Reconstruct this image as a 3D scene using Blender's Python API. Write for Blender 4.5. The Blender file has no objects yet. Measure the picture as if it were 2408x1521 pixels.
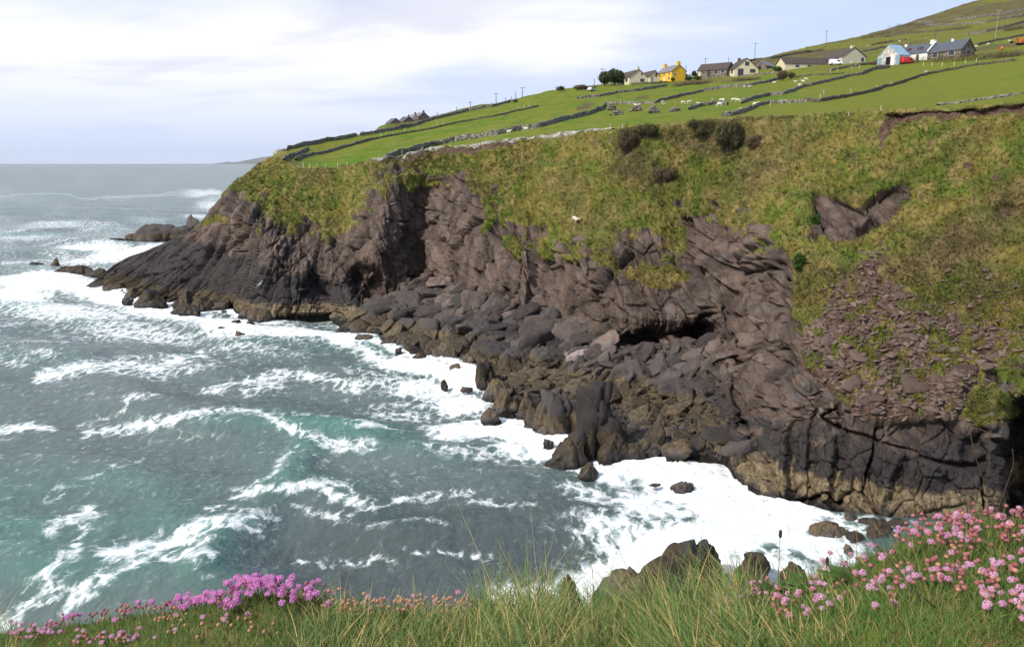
import bpy, bmesh, math, random
import numpy as np
from mathutils import Vector, Matrix

SC = bpy.context.scene
COL = SC.collection
rnd = random.Random(7)
RS = np.random.RandomState(11)

# ------------------------------------------------------------------ camera
FPX = 1873.1           # focal length in photo pixels (photo scaled to 2408 px wide)
PITCH = math.atan(377.5 / FPX)
CT, ST = math.cos(PITCH), math.sin(PITCH)
H = 25.0               # eye height above the sea, metres
cam_d = bpy.data.cameras.new("camera")
cam_d.sensor_width = 36.0
cam_d.lens = 36.0 * FPX / 2408.0
cam_d.clip_start = 0.05
cam_d.clip_end = 120000.0
cam = bpy.data.objects.new("camera", cam_d)
COL.objects.link(cam)
cam.location = (0, 0, H)
cam.rotation_euler = (math.pi / 2 - PITCH, 0, 0)
SC.camera = cam

# ------------------------------------------------------------------ exposure
SC.view_settings.view_transform = 'Standard'
SC.view_settings.look = 'None'
SC.view_settings.gamma = 1.0
SC.view_settings.exposure = 0.2
SC.cycles.max_bounces = 5
SC.cycles.diffuse_bounces = 3
SC.cycles.glossy_bounces = 2
SC.cycles.transmission_bounces = 2
SC.cycles.transparent_max_bounces = 4

# ------------------------------------------------------------------ sun
SUN_EL = math.radians(44)
SUN_AZ = math.radians(-126)      # from the left, slightly behind the viewer
SVEC = Vector((math.sin(SUN_AZ) * math.cos(SUN_EL), math.cos(SUN_AZ) * math.cos(SUN_EL), math.sin(SUN_EL)))
sl = bpy.data.lights.new("sun", 'SUN')
sl.energy = 3.6
sl.angle = math.radians(2.0)
sl.color = (1.0, 0.94, 0.84)
sun = bpy.data.objects.new("sun", sl)
COL.objects.link(sun)
sun.rotation_euler = SVEC.to_track_quat('Z', 'Y').to_euler()


# ------------------------------------------------------------------ node helpers
class NT:
    def __init__(self, tree):
        self.t = tree

    def n(self, typ, **kw):
        nd = self.t.nodes.new(typ)
        ins = kw.pop('ins', {})
        for k, v in kw.items():
            setattr(nd, k, v)
        for k, v in ins.items():
            self.set(nd, k, v)
        return nd

    def set(self, nd, k, v):
        s = nd.inputs[k]
        if isinstance(v, bpy.types.NodeSocket):
            self.t.links.new(v, s)
        elif isinstance(v, bpy.types.Node):
            self.t.links.new(v.outputs[0], s)
        else:
            if s.type == 'RGBA' and not isinstance(v, (int, float)) and len(v) == 3:
                v = (*v, 1)
            s.default_value = v

    def math(self, op, a, b=None, c=None, clamp=False):
        nd = self.n('ShaderNodeMath', operation=op, use_clamp=clamp)
        for i, v in enumerate((a, b, c)):
            if v is not None:
                self.set(nd, i, v)
        return nd.outputs[0]

    def vmath(self, op, a, b=None):
        nd = self.n('ShaderNodeVectorMath', operation=op)
        self.set(nd, 0, a)
        if b is not None:
            self.set(nd, 1, b)
        return nd.outputs[1] if op in ('DOT_PRODUCT', 'DISTANCE', 'LENGTH') else nd.outputs[0]

    def mix(self, f, a, b, blend='MIX'):
        nd = self.n('ShaderNodeMix', data_type='RGBA', blend_type=blend)
        self.set(nd, 0, f)
        self.set(nd, 6, a)
        self.set(nd, 7, b)
        return nd.outputs[2]

    def step(self, v, lo, hi, a=0.0, b=1.0):
        nd = self.n('ShaderNodeMapRange', interpolation_type='SMOOTHSTEP')
        for i, x in enumerate((v, lo, hi, a, b)):
            self.set(nd, i, x)
        return nd.outputs[0]

    def noise(self, vec, scale, detail=4, rough=0.55, dist=0.0, col=False):
        nd = self.n('ShaderNodeTexNoise', ins={'Vector': vec, 'Scale': scale, 'Detail': detail, 'Roughness': rough, 'Distortion': dist})
        return nd.outputs[1 if col else 0]

    def map(self, vec, scale=(1, 1, 1), rot=(0, 0, 0), loc=(0, 0, 0)):
        return self.n('ShaderNodeMapping', ins={'Vector': vec, 'Scale': scale, 'Rotation': rot, 'Location': loc}).outputs[0]

    def pos(self):
        return self.n('ShaderNodeNewGeometry').outputs['Position']

    def attr(self, name):
        return self.n('ShaderNodeAttribute', attribute_name=name)

    def bump(self, h, strength=0.5, dist=0.1, normal=None):
        nd = self.n('ShaderNodeBump', ins={'Height': h, 'Strength': strength, 'Distance': dist})
        if normal is not None:
            self.set(nd, 'Normal', normal)
        return nd.outputs[0]


def new_mat(name):
    m = bpy.data.materials.new(name)
    m.use_nodes = True
    m.node_tree.nodes.clear()
    nt = NT(m.node_tree)
    out = nt.n('ShaderNodeOutputMaterial')
    return m, nt, out


def principled(nt, out, color, rough=0.8, normal=None, spec=0.3, **kw):
    b = nt.n('ShaderNodeBsdfPrincipled', ins={'Base Color': color, 'Roughness': rough, 'Specular IOR Level': spec})
    for k, v in kw.items():
        nt.set(b, k, v)
    if normal is not None:
        nt.set(b, 'Normal', normal)
    if out is not None:
        nt.t.links.new(b.outputs[0], out.inputs[0])
    return b


def simple_mat(name, color, rough=0.8, var=0.25, scale=3.0, spec=0.3, metallic=0.0, bump=0.0, per_object=0.0):
    """painted / weathered plain surface: colour with slight procedural wear"""
    m, nt, out = new_mat(name)
    tc = nt.n('ShaderNodeTexCoord').outputs['Object']
    nz = nt.noise(tc, scale, 6, 0.6)
    dark = tuple(c * (1 - var) for c in color)
    lite = tuple(min(1, c * (1 + var * 0.6)) for c in color)
    c = nt.mix(nt.step(nz, 0.3, 0.7), dark, lite)
    if per_object > 0:
        r = nt.n('ShaderNodeObjectInfo').outputs['Random']
        k = nt.math('MULTIPLY_ADD', r, 2 * per_object, 1 - per_object)
        c = nt.mix(1.0, c, nt.n('ShaderNodeCombineColor', ins={0: k, 1: k, 2: k}).outputs[0], 'MULTIPLY')
    nrm = nt.bump(nz, bump, 0.05) if bump > 0 else None
    principled(nt, out, c, rough, nrm, spec, Metallic=metallic)
    return m


# ------------------------------------------------------------------ world: NISHITA sky behind a broken layer of thin cloud
W = bpy.data.worlds.new("World")
SC.world = W
W.use_nodes = True
W.node_tree.nodes.clear()
wt = NT(W.node_tree)
wout = wt.n('ShaderNodeOutputWorld')
sky = wt.n('ShaderNodeTexSky', sky_type='NISHITA', sun_disc=False)
sky.sun_elevation = SUN_EL
sky.sun_rotation = SUN_AZ
sky.altitude = 30
sky.air_density = 1.0
sky.dust_density = 1.5
STR = 0.1
K = 1.0 / STR
gen = wt.n('ShaderNodeTexCoord').outputs['Generated']
sx = wt.n('ShaderNodeSeparateXYZ', ins={0: gen})
el = wt.math('MAXIMUM', sx.outputs[2], 0.0)
den = wt.math('ADD', el, 0.16)
cp = wt.n('ShaderNodeCombineXYZ', ins={0: wt.math('DIVIDE', sx.outputs[0], den), 1: wt.math('DIVIDE', sx.outputs[1], den), 2: 0.0}).outputs[0]
n1 = wt.noise(wt.map(cp, (0.55, 0.9, 1), loc=(3.1, 1.7, 0)), 1.0, 7, 0.52, 0.4)
n2 = wt.noise(wt.map(cp, (0.9, 1.6, 1), loc=(7.3, 4.2, 0)), 0.8, 6, 0.5, 0.3)
cl_white = (0.94 * K, 0.94 * K, 0.95 * K)
cl_grey = (0.72 * K, 0.735 * K, 0.85 * K)
pale = (0.64 * K, 0.73 * K, 0.93 * K)
# clear sky stays bluer high and to the right of the bay, cloud bank thicker over the sea
right = wt.step(sx.outputs[0], -0.30, 0.5)
blue_sky = wt.mix(wt.step(el, 0.02, 0.42), pale, wt.mix(0.45, sky.outputs[0], (0.35 * K, 0.55 * K, 0.95 * K)))
cov = wt.step(wt.math('SUBTRACT', n1, wt.math('MULTIPLY', right, 0.24)), 0.32, 0.54)
# a clear band above the horizon, filling with cloud higher up
cov = wt.math('MULTIPLY', cov, wt.step(el, 0.00, 0.13))
d0 = wt.vmath('DOT_PRODUCT', gen, tuple(Vector((0.385, 0.905, 0.385)).normalized()))
cov = wt.math('MULTIPLY', cov, wt.step(wt.math('ADD', d0, wt.math('MULTIPLY_ADD', n2, 0.16, -0.08)), 0.985, 0.915, 0.10, 1.0))
cloud = wt.mix(wt.math('MULTIPLY', wt.step(n2, 0.47, 0.62), wt.math('SUBTRACT', 1.0, wt.math('MULTIPLY', right, 0.6))), cl_white, cl_grey)
skyc = wt.mix(cov, blue_sky, cloud)
bg = wt.n('ShaderNodeBackground', ins={'Color': skyc, 'Strength': STR})
wt.t.links.new(bg.outputs[0], wout.inputs[0])


# ------------------------------------------------------------------ photo ray helpers (metres from pixels)
def ray(x, y):
    cx = (np.asarray(x, float) - 1204.0) / FPX
    cy = (760.5 - np.asarray(y, float)) / FPX
    return cx, CT + cy * ST, -ST + cy * CT


def P3(x, y, Y):
    dx, dy, dz = ray(x, y)
    t = np.asarray(Y, float) / dy
    return np.stack([dx * t, dy * t, H + dz * t], -1)


def Y_at_z(x, y, z):
    dx, dy, dz = ray(x, y)
    return dy * (z - H) / dz


def sea_pt(x, y, z=0.0):
    return P3(x, y, Y_at_z(x, y, z))


def z1(p): return (1362.5 + p[0] / 4.47, 31.7 + p[1] / 4.47)
def z2(p): return (1869.5 + p[0] / 4.47, p[1] / 4.47)
def z3(p): return (602 + p[0] / 3.619, 158.4 + p[1] / 3.619)


# ------------------------------------------------------------------ numpy noise
def _h(ix, iy, iz, seed):
    with np.errstate(over='ignore'):
        h = (ix.astype(np.uint32) * np.uint32(374761393) + iy.astype(np.uint32) * np.uint32(668265263)
             + iz.astype(np.uint32) * np.uint32(2246822519) + np.uint32((seed * 3266489917) & 0xffffffff))
        h = (h ^ (h >> np.uint32(15))) * np.uint32(2246822519)
        h = (h ^ (h >> np.uint32(13))) * np.uint32(3266489917)
        h = h ^ (h >> np.uint32(16))
    return h.astype(np.float32) * np.float32(1.0 / 4294967296.0)


def vnoise(p, seed=0):
    p = np.asarray(p, np.float32)
    i = np.floor(p).astype(np.int64)
    f = p - i
    u = f * f * f * (f * (f * 6 - 15) + 10)
    r = 0
    for a in (0, 1):
        wa = u[..., 0] if a else 1 - u[..., 0]
        for b in (0, 1):
            wb = u[..., 1] if b else 1 - u[..., 1]
            for c in (0, 1):
                wc = u[..., 2] if c else 1 - u[..., 2]
                r = r + wa * wb * wc * _h(i[..., 0] + a, i[..., 1] + b, i[..., 2] + c, seed)
    return r * 2 - 1


_R = np.array([[0.8, 0.36, 0.48], [-0.6, 0.48, 0.64], [0.0, -0.8, 0.6]], np.float32)


def fbm(p, octv=4, gain=0.5, seed=0, ridged=False):
    p = np.asarray(p, np.float32)
    s, a, tot = 0, 1.0, 0
    for o in range(octv):
        v = vnoise(p, seed + o * 17)
        if ridged:
            v = 1 - 2 * np.abs(v)
        s = s + a * v
        tot += a
        a *= gain
        p = (p @ _R) * 2.03 + 11.7
    return s / tot


def worley(p, seed=0):
    """F1, F2, random of nearest cell, facet tilt value"""
    p = np.asarray(p, np.float32)
    i = np.floor(p).astype(np.int64)
    f1 = np.full(p.shape[:-1], 9.0, np.float32)
    f2 = np.full(p.shape[:-1], 9.0, np.float32)
    rid = np.zeros(p.shape[:-1], np.float32)
    tilt = np.zeros(p.shape[:-1], np.float32)
    for a in (-1, 0, 1):
        for b in (-1, 0, 1):
            for c in (-1, 0, 1):
                x, y, z = i[..., 0] + a, i[..., 1] + b, i[..., 2] + c
                hx, hy, hz = _h(x, y, z, seed), _h(x, y, z, seed + 1), _h(x, y, z, seed + 2)
                dx = x + hx - p[..., 0]
                dy = y + hy - p[..., 1]
                dz = z + hz - p[..., 2]
                d = dx * dx + dy * dy + dz * dz
                nb = d < f1
                f2 = np.where(nb, f1, np.minimum(f2, d))
                f1 = np.where(nb, d, f1)
                rid = np.where(nb, (hx * 7.31 + hy * 3.7 + hz * 5.1) % 1.0, rid)
                tilt = np.where(nb, dx * (hy * 2 - 1) + dy * (hz * 2 - 1) + 0.5 * dz * (hx * 2 - 1), tilt)
    return np.sqrt(f1), np.sqrt(f2), rid, tilt


def sstep(x, a, b):
    t = np.clip((x - a) / (b - a), 0, 1)
    return t * t * (3 - 2 * t)


def smooth1(a, s):
    k = np.exp(-0.5 * (np.arange(-3 * s, 3 * s + 1) / s) ** 2)
    k /= k.sum()
    return np.convolve(np.pad(a, 3 * s, mode='edge'), k, 'valid')


def blur_rows(a, n):
    """box blur on both axes of a (rows, cols, k) array"""
    for ax in (0, 1):
        pad = [(0, 0)] * a.ndim
        pad[ax] = (n, n)
        b = np.cumsum(np.pad(a, pad, mode='edge'), axis=ax)
        sl1 = [slice(None)] * a.ndim
        sl2 = [slice(None)] * a.ndim
        sl1[ax] = slice(2 * n, None)
        sl2[ax] = slice(0, b.shape[ax] - 2 * n)
        a = (b[tuple(sl1)] - b[tuple(sl2)]) / (2 * n)
    return a


# ------------------------------------------------------------------ mesh helpers
def np_mesh(name, V, F, smooth=True):
    """V (n,3) F (m,k) int"""
    me = bpy.data.meshes.new(name)
    V = np.ascontiguousarray(V, np.float32).reshape(-1, 3)
    F = np.ascontiguousarray(F, np.int32)
    m, k = F.shape
    me.vertices.add(len(V))
    me.vertices.foreach_set('co', V.ravel())
    me.loops.add(m * k)
    me.loops.foreach_set('vertex_index', F.ravel())
    me.polygons.add(m)
    me.polygons.foreach_set('loop_start', np.arange(0, m * k, k, dtype=np.int32))
    if smooth:
        me.polygons.foreach_set('use_smooth', np.ones(m, bool))
    me.update(calc_edges=True)
    return me


def grid_faces(nr, nc, flip=False):
    r, c = np.meshgrid(np.arange(nr - 1), np.arange(nc - 1), indexing='ij')
    a = (r * nc + c).ravel()
    q = np.stack([a, a + 1, a + nc + 1, a + nc], -1)
    return q[:, ::-1] if flip else q


def set_attr(me, name, vals):
    """(n,) float or (n,4) colour on points"""
    vals = np.ascontiguousarray(vals, np.float32)
    if vals.ndim == 1:
        a = me.attributes.new(name, 'FLOAT', 'POINT')
        a.data.foreach_set('value', vals)
    else:
        a = me.attributes.new(name, 'FLOAT_COLOR', 'POINT')
        a.data.foreach_set('color', vals.ravel())


def link(name, me, mat=None, parent=None, loc=None, rot=None, scale=None):
    o = bpy.data.objects.new(name, me)
    COL.objects.link(o)
    if mat is not None and me is not None and len(me.materials) == 0:
        me.materials.append(mat)
    if parent is not None:
        o.parent = parent
    if loc is not None:
        o.location = [float(v) for v in loc]
    if rot is not None:
        o.rotation_euler = rot
    if scale is not None:
        o.scale = scale if not isinstance(scale, (int, float)) else (scale,) * 3
    return o


def tag(o, label=None, cat=None, group=None, kind=None):
    if label:
        o['label'] = label
    if cat:
        o['category'] = cat
    if group:
        o['group'] = group
    if kind:
        o['kind'] = kind
    return o


def empty(name, loc, rz=0.0, label=None, cat=None, group=None):
    o = bpy.data.objects.new(name, None)
    COL.objects.link(o)
    o.location = [float(v) for v in loc]
    o.rotation_euler = (0, 0, rz)
    o.empty_display_size = 0.2
    return tag(o, label, cat, group)


class G:
    """collects primitives into one mesh"""
    def __init__(self):
        self.v, self.f = [], []

    def add(self, V, F):
        b = len(self.v)
        self.v += [tuple(map(float, p)) for p in V]
        self.f += [tuple(i + b for i in f) for f in F]
        return self

    def box(self, x0, x1, y0, y1, z0, z1):
        V = [(x0, y0, z0), (x1, y0, z0), (x1, y1, z0), (x0, y1, z0), (x0, y0, z1), (x1, y0, z1), (x1, y1, z1), (x0, y1, z1)]
        return self.add(V, [(0, 3, 2, 1), (4, 5, 6, 7), (0, 1, 5, 4), (1, 2, 6, 5), (2, 3, 7, 6), (3, 0, 4, 7)])

    def tube(self, pts, radii, n=6, cap=True):
        pts = [Vector(p) for p in pts]
        if isinstance(radii, (int, float)):
            radii = [radii] * len(pts)
        V, F = [], []
        for i, p in enumerate(pts):
            d = (pts[min(i + 1, len(pts) - 1)] - pts[max(i - 1, 0)]).normalized()
            a = d.cross(Vector((0, 0, 1)) if abs(d.z) < 0.9 else Vector((1, 0, 0))).normalized()
            b = d.cross(a)
            for k in range(n):
                t = 2 * math.pi * k / n
                V.append(p + (a * math.cos(t) + b * math.sin(t)) * radii[i])
        for i in range(len(pts) - 1):
            for k in range(n):
                F.append((i * n + k, i * n + (k + 1) % n, (i + 1) * n + (k + 1) % n, (i + 1) * n + k))
        if cap:
            F.append(tuple(range(n - 1, -1, -1)))
            F.append(tuple((len(pts) - 1) * n + k for k in range(n)))
        return self.add(V, F)

    def ell(self, c, r, nu=10, nv=7, jit=0.0, seed=0):
        rr = random.Random(seed)
        V, F = [], []
        V.append((c[0], c[1], c[2] - r[2]))
        for j in range(1, nv):
            ph = math.pi * j / nv - math.pi / 2
            for i in range(nu):
                th = 2 * math.pi * i / nu
                k = 1 + rr.uniform(-jit, jit)
                V.append((c[0] + r[0] * k * math.cos(ph) * math.cos(th), c[1] + r[1] * k * math.cos(ph) * math.sin(th), c[2] + r[2] * k * math.sin(ph)))
        V.append((c[0], c[1], c[2] + r[2]))
        for i in range(nu):
            F.append((0, 1 + (i + 1) % nu, 1 + i))
        for j in range(nv - 2):
            for i in range(nu):
                a = 1 + j * nu
                F.append((a + i, a + (i + 1) % nu, a + nu + (i + 1) % nu, a + nu + i))
        t = len(V) - 1
        a = 1 + (nv - 2) * nu
        for i in range(nu):
            F.append((a + i, a + (i + 1) % nu, t))
        return self.add(V, F)

    def mesh(self, name, smooth=False):
        me = bpy.data.meshes.new(name)
        me.from_pydata(self.v, [], self.f)
        if smooth:
            me.polygons.foreach_set('use_smooth', np.ones(len(me.polygons), bool))
        me.update()
        return me

# =================================================================== TERRAIN
# Ribs of the headland, seaward to landward. Every knot: (row in the photo, depth in metres | 'z' height)
Z = lambda y, z: (y, ('z', z))
RIBS = {
    # px : waterline row, foot, middle, break rock/turf, lip
    196: (681, Z(680.5, 0.1), None, (679.5, 160), (678, 161)),
    235: (688, Z(680, 0.6), None, (665, 161), (650, 165)),
    260: (692, Z(682, 0.8), None, (655, 163), (629, 168)),
    300: (700, Z(690, 0.8), None, (650, 160), (606, 170)),
    350: (705, Z(694, 0.9), None, (640, 156), (588, 172)),
    400: (709, Z(698, 1.0), None, (630, 155), (566, 172)),
    450: (713, Z(702, 1.0), None, (618, 154), (545, 171)),
    475: (715, Z(704, 1.0), None, (596, 154), (524, 169)),
    490: (716, Z(704, 1.0), None, (575, 154), (497, 168)),
    540: (724, Z(712, 1.0), None, (512, 152), (440, 168)),
    580: (738, Z(724, 1.0), None, (508, 148), (408, 172)),
    620: (752, Z(735, 1.2), None, (522, 146), (376, 178)),
    650: (750, Z(735, 1.2), None, (528, 146), (368, 176)),
    700: (749, Z(735, 1.2), None, (540, 146), (393, 168)),
    780: (744, Z(733, 1.2), None, (568, 141), (396, 163)),
    815: (765, Z(732, 1.5), None, (592, 139), (388, 161)),
    850: (788, Z(722, 2.2), None, (560, 139), (382, 158)),
    900: (808, Z(705, 3.0), None, (440, 142.5), (375, 154)),
    940: (824, Z(690, 4.0), None, (412, 143), (369, 157)),
    1040: (846, Z(655, 6.5), None, (405, 140.5), (353, 154)),
    1120: (868, Z(700, 5.5), None, (445, 130), (342, 144)),
    1160: (930, Z(718, 5.0), None, (490, 125), (335, 137)),
    1250: (965, Z(745, 4.2), None, (560, 118), (322, 136)),
    1330: (1035, Z(765, 4.2), None, (575, 109), (314, 128)),
    1400: (1062, Z(790, 4.0), None, (590, 104), (308, 121)),
    1500: (1082, Z(812, 4.0), None, (570, 102), (298, 117)),
    1640: (1084, Z(803, 5.0), None, (505, 103), (286, 114)),
    1690: (1080, Z(845, 5.6), (690, 86.5), (510, 101), (280, 112)),
    1706: (1084, Z(900, 5.2), (740, 84), (525, 98), (279, 111)),
    1724: (1122, Z(1045, 2.8), (820, 79.0), (540, 96), (278, 110)),
    1745: (1136, Z(1018, 3.8), (815, 77.0), (550, 93), (277, 108.5)),
    1780: (1160, (1000, 61.0), (812, 73), (590, 85), (275, 106)),
    1830: (1185, (988, 58.8), (800, 68), (640, 76.5), (274, 104)),
    1900: (1203, (985, 57.6), (820, 65.5), (640, 74), (270, 101)),
    1960: (1218, (988, 57.0), (810, 64.0), (640, 73), (266, 98)),
    2100: (1237, (983, 56.0), (810, 62.8), (640, 71), (262, 93)),
    2230: (1245, (983, 55.2), (810, 61.8), (640, 69), (257, 89)),
    2310: (1250, (1010, 54.2), (820, 61), (640, 67.5), (250, 86)),
    2408: (1255, (1075, 52.5), (830, 59), (640, 65), (238, 82)),
    2600: (1270, (1080, 51.0), (830, 56), (640, 60), (215, 76)),
    2950: (1300, (1090, 48.0), (830, 52), (640, 54), (175, 68)),
}
# fields: (terrace row, depth), (skyline row, depth)
FIELD = {
    196: ((684, 176), (690, 200)), 300: ((612, 190), (620, 215)), 450: ((551, 192), (560, 220)),
    540: ((446, 192), (455, 225)), 620: ((381, 200), (390, 230)), 650: ((362, 192), (358, 200)),
    690: ((364, 196), (349, 215)), 760: ((352, 215), (335, 232)), 830: ((336, 232), (320, 246)),
    900: ((322, 242), (305, 262)), 1000: ((300, 262), (286, 292)), 1140: ((265, 288), (250, 322)),
    1290: ((226, 318), (214, 348)), 1380: ((211, 328), (203, 352)), 1480: ((200, 332), (191, 362)),
    1640: ((188, 330), (178, 380)), 1760: ((173, 325), (147, 430)), 1850: ((163, 318), (122, 475)),
    1930: ((154, 312), (104, 505)), 2000: ((150, 308), (91, 520)), 2100: ((144, 304), (65, 550)),
    2200: ((136, 298), (33, 575)), 2290: ((126, 290), (3, 592)), 2408: ((112, 282), (-24, 610)),
    2600: ((90, 268), (-65, 640)), 2950: ((50, 245), (-130, 690)),
}
NCOL = 1180
PXC = np.concatenate([np.linspace(196, 2440, NCOL - 60), np.linspace(2444, 2950, 60)])


def knots(tab, get):
    xs = sorted(tab)
    ys = np.array([get(tab[x], x) for x in xs], float)
    fine = np.arange(196, 2951, 2.0)
    v = np.interp(fine, xs, ys)
    v = smooth1(v, 4)
    return np.interp(PXC, fine, v)


def kY(k, x):
    y, d = k
    return float(Y_at_z(x, y, d[1])) if isinstance(d, tuple) else d


yW = knots(RIBS, lambda r, x: r[0])
YW = Y_at_z(PXC, yW, 0.0)
yF = knots(RIBS, lambda r, x: r[1][0]); YF = knots(RIBS, lambda r, x: kY(r[1], x))
yB = knots(RIBS, lambda r, x: r[3][0]); YB = knots(RIBS, lambda r, x: kY(r[3], x))
yL = knots(RIBS, lambda r, x: r[4][0]); YL = knots(RIBS, lambda r, x: kY(r[4], x))
def _m(i):
    def g(r, x):
        if r[2] is not None:
            return r[2][i]
        a = (r[1][0], kY(r[1], x)); b = (r[3][0], kY(r[3], x))
        # steep lower rock, so the middle knot sits a little seaward of the chord
        return (a[i] * 0.5 + b[i] * 0.5) if i == 0 else (a[i] * 0.62 + b[i] * 0.38)
    return g
yM = knots(RIBS, _m(0)); YM = knots(RIBS, _m(1))
yT = knots(FIELD, lambda r, x: r[0][0]); YT = knots(FIELD, lambda r, x: r[0][1])
yS = knots(FIELD, lambda r, x: r[1][0]); YS = knots(FIELD, lambda r, x: r[1][1])
# make lip line locally uneven
lipn = fbm(np.stack([PXC / 38.0, PXC * 0, PXC * 0], -1), 4, 0.55, 5) * 5.0 * sstep(PXC, 560, 700)
yL0 = yL.copy()
yL = yL + lipn


def lerp_rows(segs):
    ys, Ys = [], []
    for i, (a, A, b, B, n, last) in enumerate(segs):
        t = np.linspace(0, 1, n + 1)[:, None] if last else (np.arange(n) / n)[:, None]
        ys.append(a[None] * (1 - t) + b[None] * t)
        Ys.append(A[None] * (1 - t) + B[None] * t)
    return np.concatenate(ys), np.concatenate(Ys)


cy_, cY_ = lerp_rows([(yW, YW, yF, YF, 80, False), (yF, YF, yM, YM, 95, False), (yM, YM, yB, YB, 95, False), (yB, YB, yL, YL, 120, True)])
NR = cy_.shape[0]
PX = np.broadcast_to(PXC[None], cy_.shape)


def paint(px, py, blobs):
    s = np.zeros(px.shape)
    for (cx, cy, rx, ry, rot, amp) in blobs:
        a = math.radians(rot)
        dx, dy = px - cx, py - cy
        u = (dx * math.cos(a) + dy * math.sin(a)) / rx
        v = (-dx * math.sin(a) + dy * math.cos(a)) / ry
        s += amp * np.exp(-(u * u + v * v) ** 1.5)
    return s


def seg_dist(px, py, pts):
    d = np.full(px.shape, 1e9)
    for (x0, y0), (x1, y1) in zip(pts[:-1], pts[1:]):
        vx, vy = x1 - x0, y1 - y0
        t = np.clip(((px - x0) * vx + (py - y0) * vy) / (vx * vx + vy * vy + 1e-9), 0, 1)
        d = np.minimum(d, np.hypot(px - x0 - t * vx, py - y0 - t * vy))
    return d


def inside(px, py, poly):
    """even-odd"""
    r = np.zeros(px.shape, bool)
    n = len(poly)
    for i in range(n):
        x0, y0 = poly[i]
        x1, y1 = poly[(i + 1) % n]
        c = ((y0 > py) != (y1 > py)) & (px < (x1 - x0) * (py - y0) / (y1 - y0 + 1e-9) + x0)
        r ^= c
    return r


def polyw(px, py, poly, soft):
    d = seg_dist(px, py, list(poly) + [poly[0]])
    return sstep(np.where(inside(px, py, poly), d, -d), -soft, soft)


# --- hand-placed relief: buttresses (-, towards the sea) and gullies, caves, overhangs (+, into the cliff)
wob = fbm(np.stack([PX / 60, cy_ / 60, PX * 0], -1), 4, 0.55, 21)
wx, wy = PX + wob * 14, cy_ + fbm(np.stack([PX / 45, cy_ / 45, PX * 0 + 9], -1), 4, 0.55, 22) * 12
rel = np.zeros(cy_.shape)
rel += paint(wx, wy, [
    (845, 660, 24, 34, 0, 6.5), (884, 668, 20, 36, 0, 8.0), (725, 668, 20, 26, 0, 3.5), (755, 690, 18, 26, 0, 3.0),
    (915, 690, 10, 22, 0, 3.0),
    (975, 560, 26, 120, 12, 4.0), (1010, 500, 45, 110, 5, 2.4), (985, 640, 16, 60, 8, 3.0),
    (880, 500, 45, 150, 8, -3.0), (905, 560, 25, 120, 4, -1.6),
    (560, 600, 26, 60, 0, 3.0), (500, 610, 24, 30, 0, 2.6), (455, 640, 30, 25, 20, 2.0),
    (640, 600, 50, 60, 0, -1.6), (700, 640, 26, 60, 0, -1.4),
    (1560, 788, 85, 14, -6, 5.0), (1650, 775, 40, 22, -8, 7.0), (1500, 796, 50, 11, -4, 3.5),
    (1560, 735, 110, 30, -6, -1.6), (1420, 690, 60, 70, 0, -1.6), (1260, 600, 20, 80, 0, 1.4), (1395, 650, 12, 90, 4, 1.6),
    (1255, 690, 14, 50, 0, 1.6), (1160, 600, 25, 100, 0, 0.9),
    (1780, 620, 70, 100, 20, -1.5), (1690, 640, 30, 90, 0, 1.2), (1600, 560, 50, 70, 0, 1.0),
    (1960, 500, 65, 55, 30, 1.6), (2085, 470, 70, 24, -28, 1.4), (2060, 530, 90, 18, -28, 1.6),
    (1845, 900, 90, 60, 35, -0.8),
    (1855, 1100, 10, 90, 0, 1.2), (1970, 1120, 9, 110, 0, 1.0), (1902, 1090, 7, 90, 0, 0.8), (2110, 1130, 10, 70, 20, 0.8),
    (2050, 1060, 60, 50, 0, -0.7), (2180, 1090, 70, 50, 0, -0.9),
    (2300, 1060, 16, 60, 10, 0.8),
    (2395, 1090, 26, 130, 0, 5.0), (2378, 960, 30, 28, 0, 4.0), (2440, 1100, 40, 140, 0, 5.0),
    (2360, 400, 90, 50, 10, -1.2), (2300, 480, 60, 60, 0, -0.8), (2390, 520, 60, 30, 20, 0.9),
    (1700, 340, 70, 30, -20, -1.2), (1510, 380, 40, 60, 20, -0.6),
])
# stepped buttress edge beside the deep gully
rel += 3.2 * sstep(wx - (935 + 0.10 * (wy - 400)), -5, 6) * sstep(wy, 385, 440) * (1 - sstep(wx, 960, 1130)) * (1 - sstep(wy, 655, 700))
# turf lip overhangs with the soil cut back below them
below = cy_ - yL[None]
ov = (sstep(PX, 925, 945) * (1 - sstep(PX, 1205, 1230)) + sstep(PX, 2075, 2095) * 1.0)
rel += ov * (0.9 + 0.9 * sstep(PX, 2060, 2100)) * sstep(below, 6, 10) * (1 - sstep(below, 20, 60)) * (0.7 + 0.6 * wob)
cY = cY_ + rel * sstep(cY_, 40, 50)
Pc = P3(PX, cy_, cY)

# --- masks (in the frame of the ribs)
GR = {196: 540, 470: 500, 520: 505, 560: 500, 600: 528, 660: 550, 720: 565, 790: 580, 830: 585, 850: 500, 875: 440, 915: 405, 935: 398, 1000: 402, 1100: 412,
      1165: 430, 1175: 470, 1140: 500, 1200: 565, 1260: 572, 1330: 585, 1420: 600, 1500: 585, 1570: 560, 1640: 505, 1700: 510, 1760: 540, 1800: 560,
      1840: 600, 1862: 660, 1878: 720, 1900: 760, 1950: 780, 2408: 900, 2950: 950}
gk = sorted(GR)
yG = smooth1(np.interp(PXC, gk, [GR[k] for k in gk]), 4)
streak = fbm(np.stack([PX / 9.0, cy_ / 60.0, PX * 0 + 3], -1), 4, 0.6, 31)
patch = fbm(np.stack([PX / 40.0, cy_ / 26.0, PX * 0 + 5], -1), 5, 0.6, 32)
g = (yG[None] - cy_) / 26.0
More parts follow.
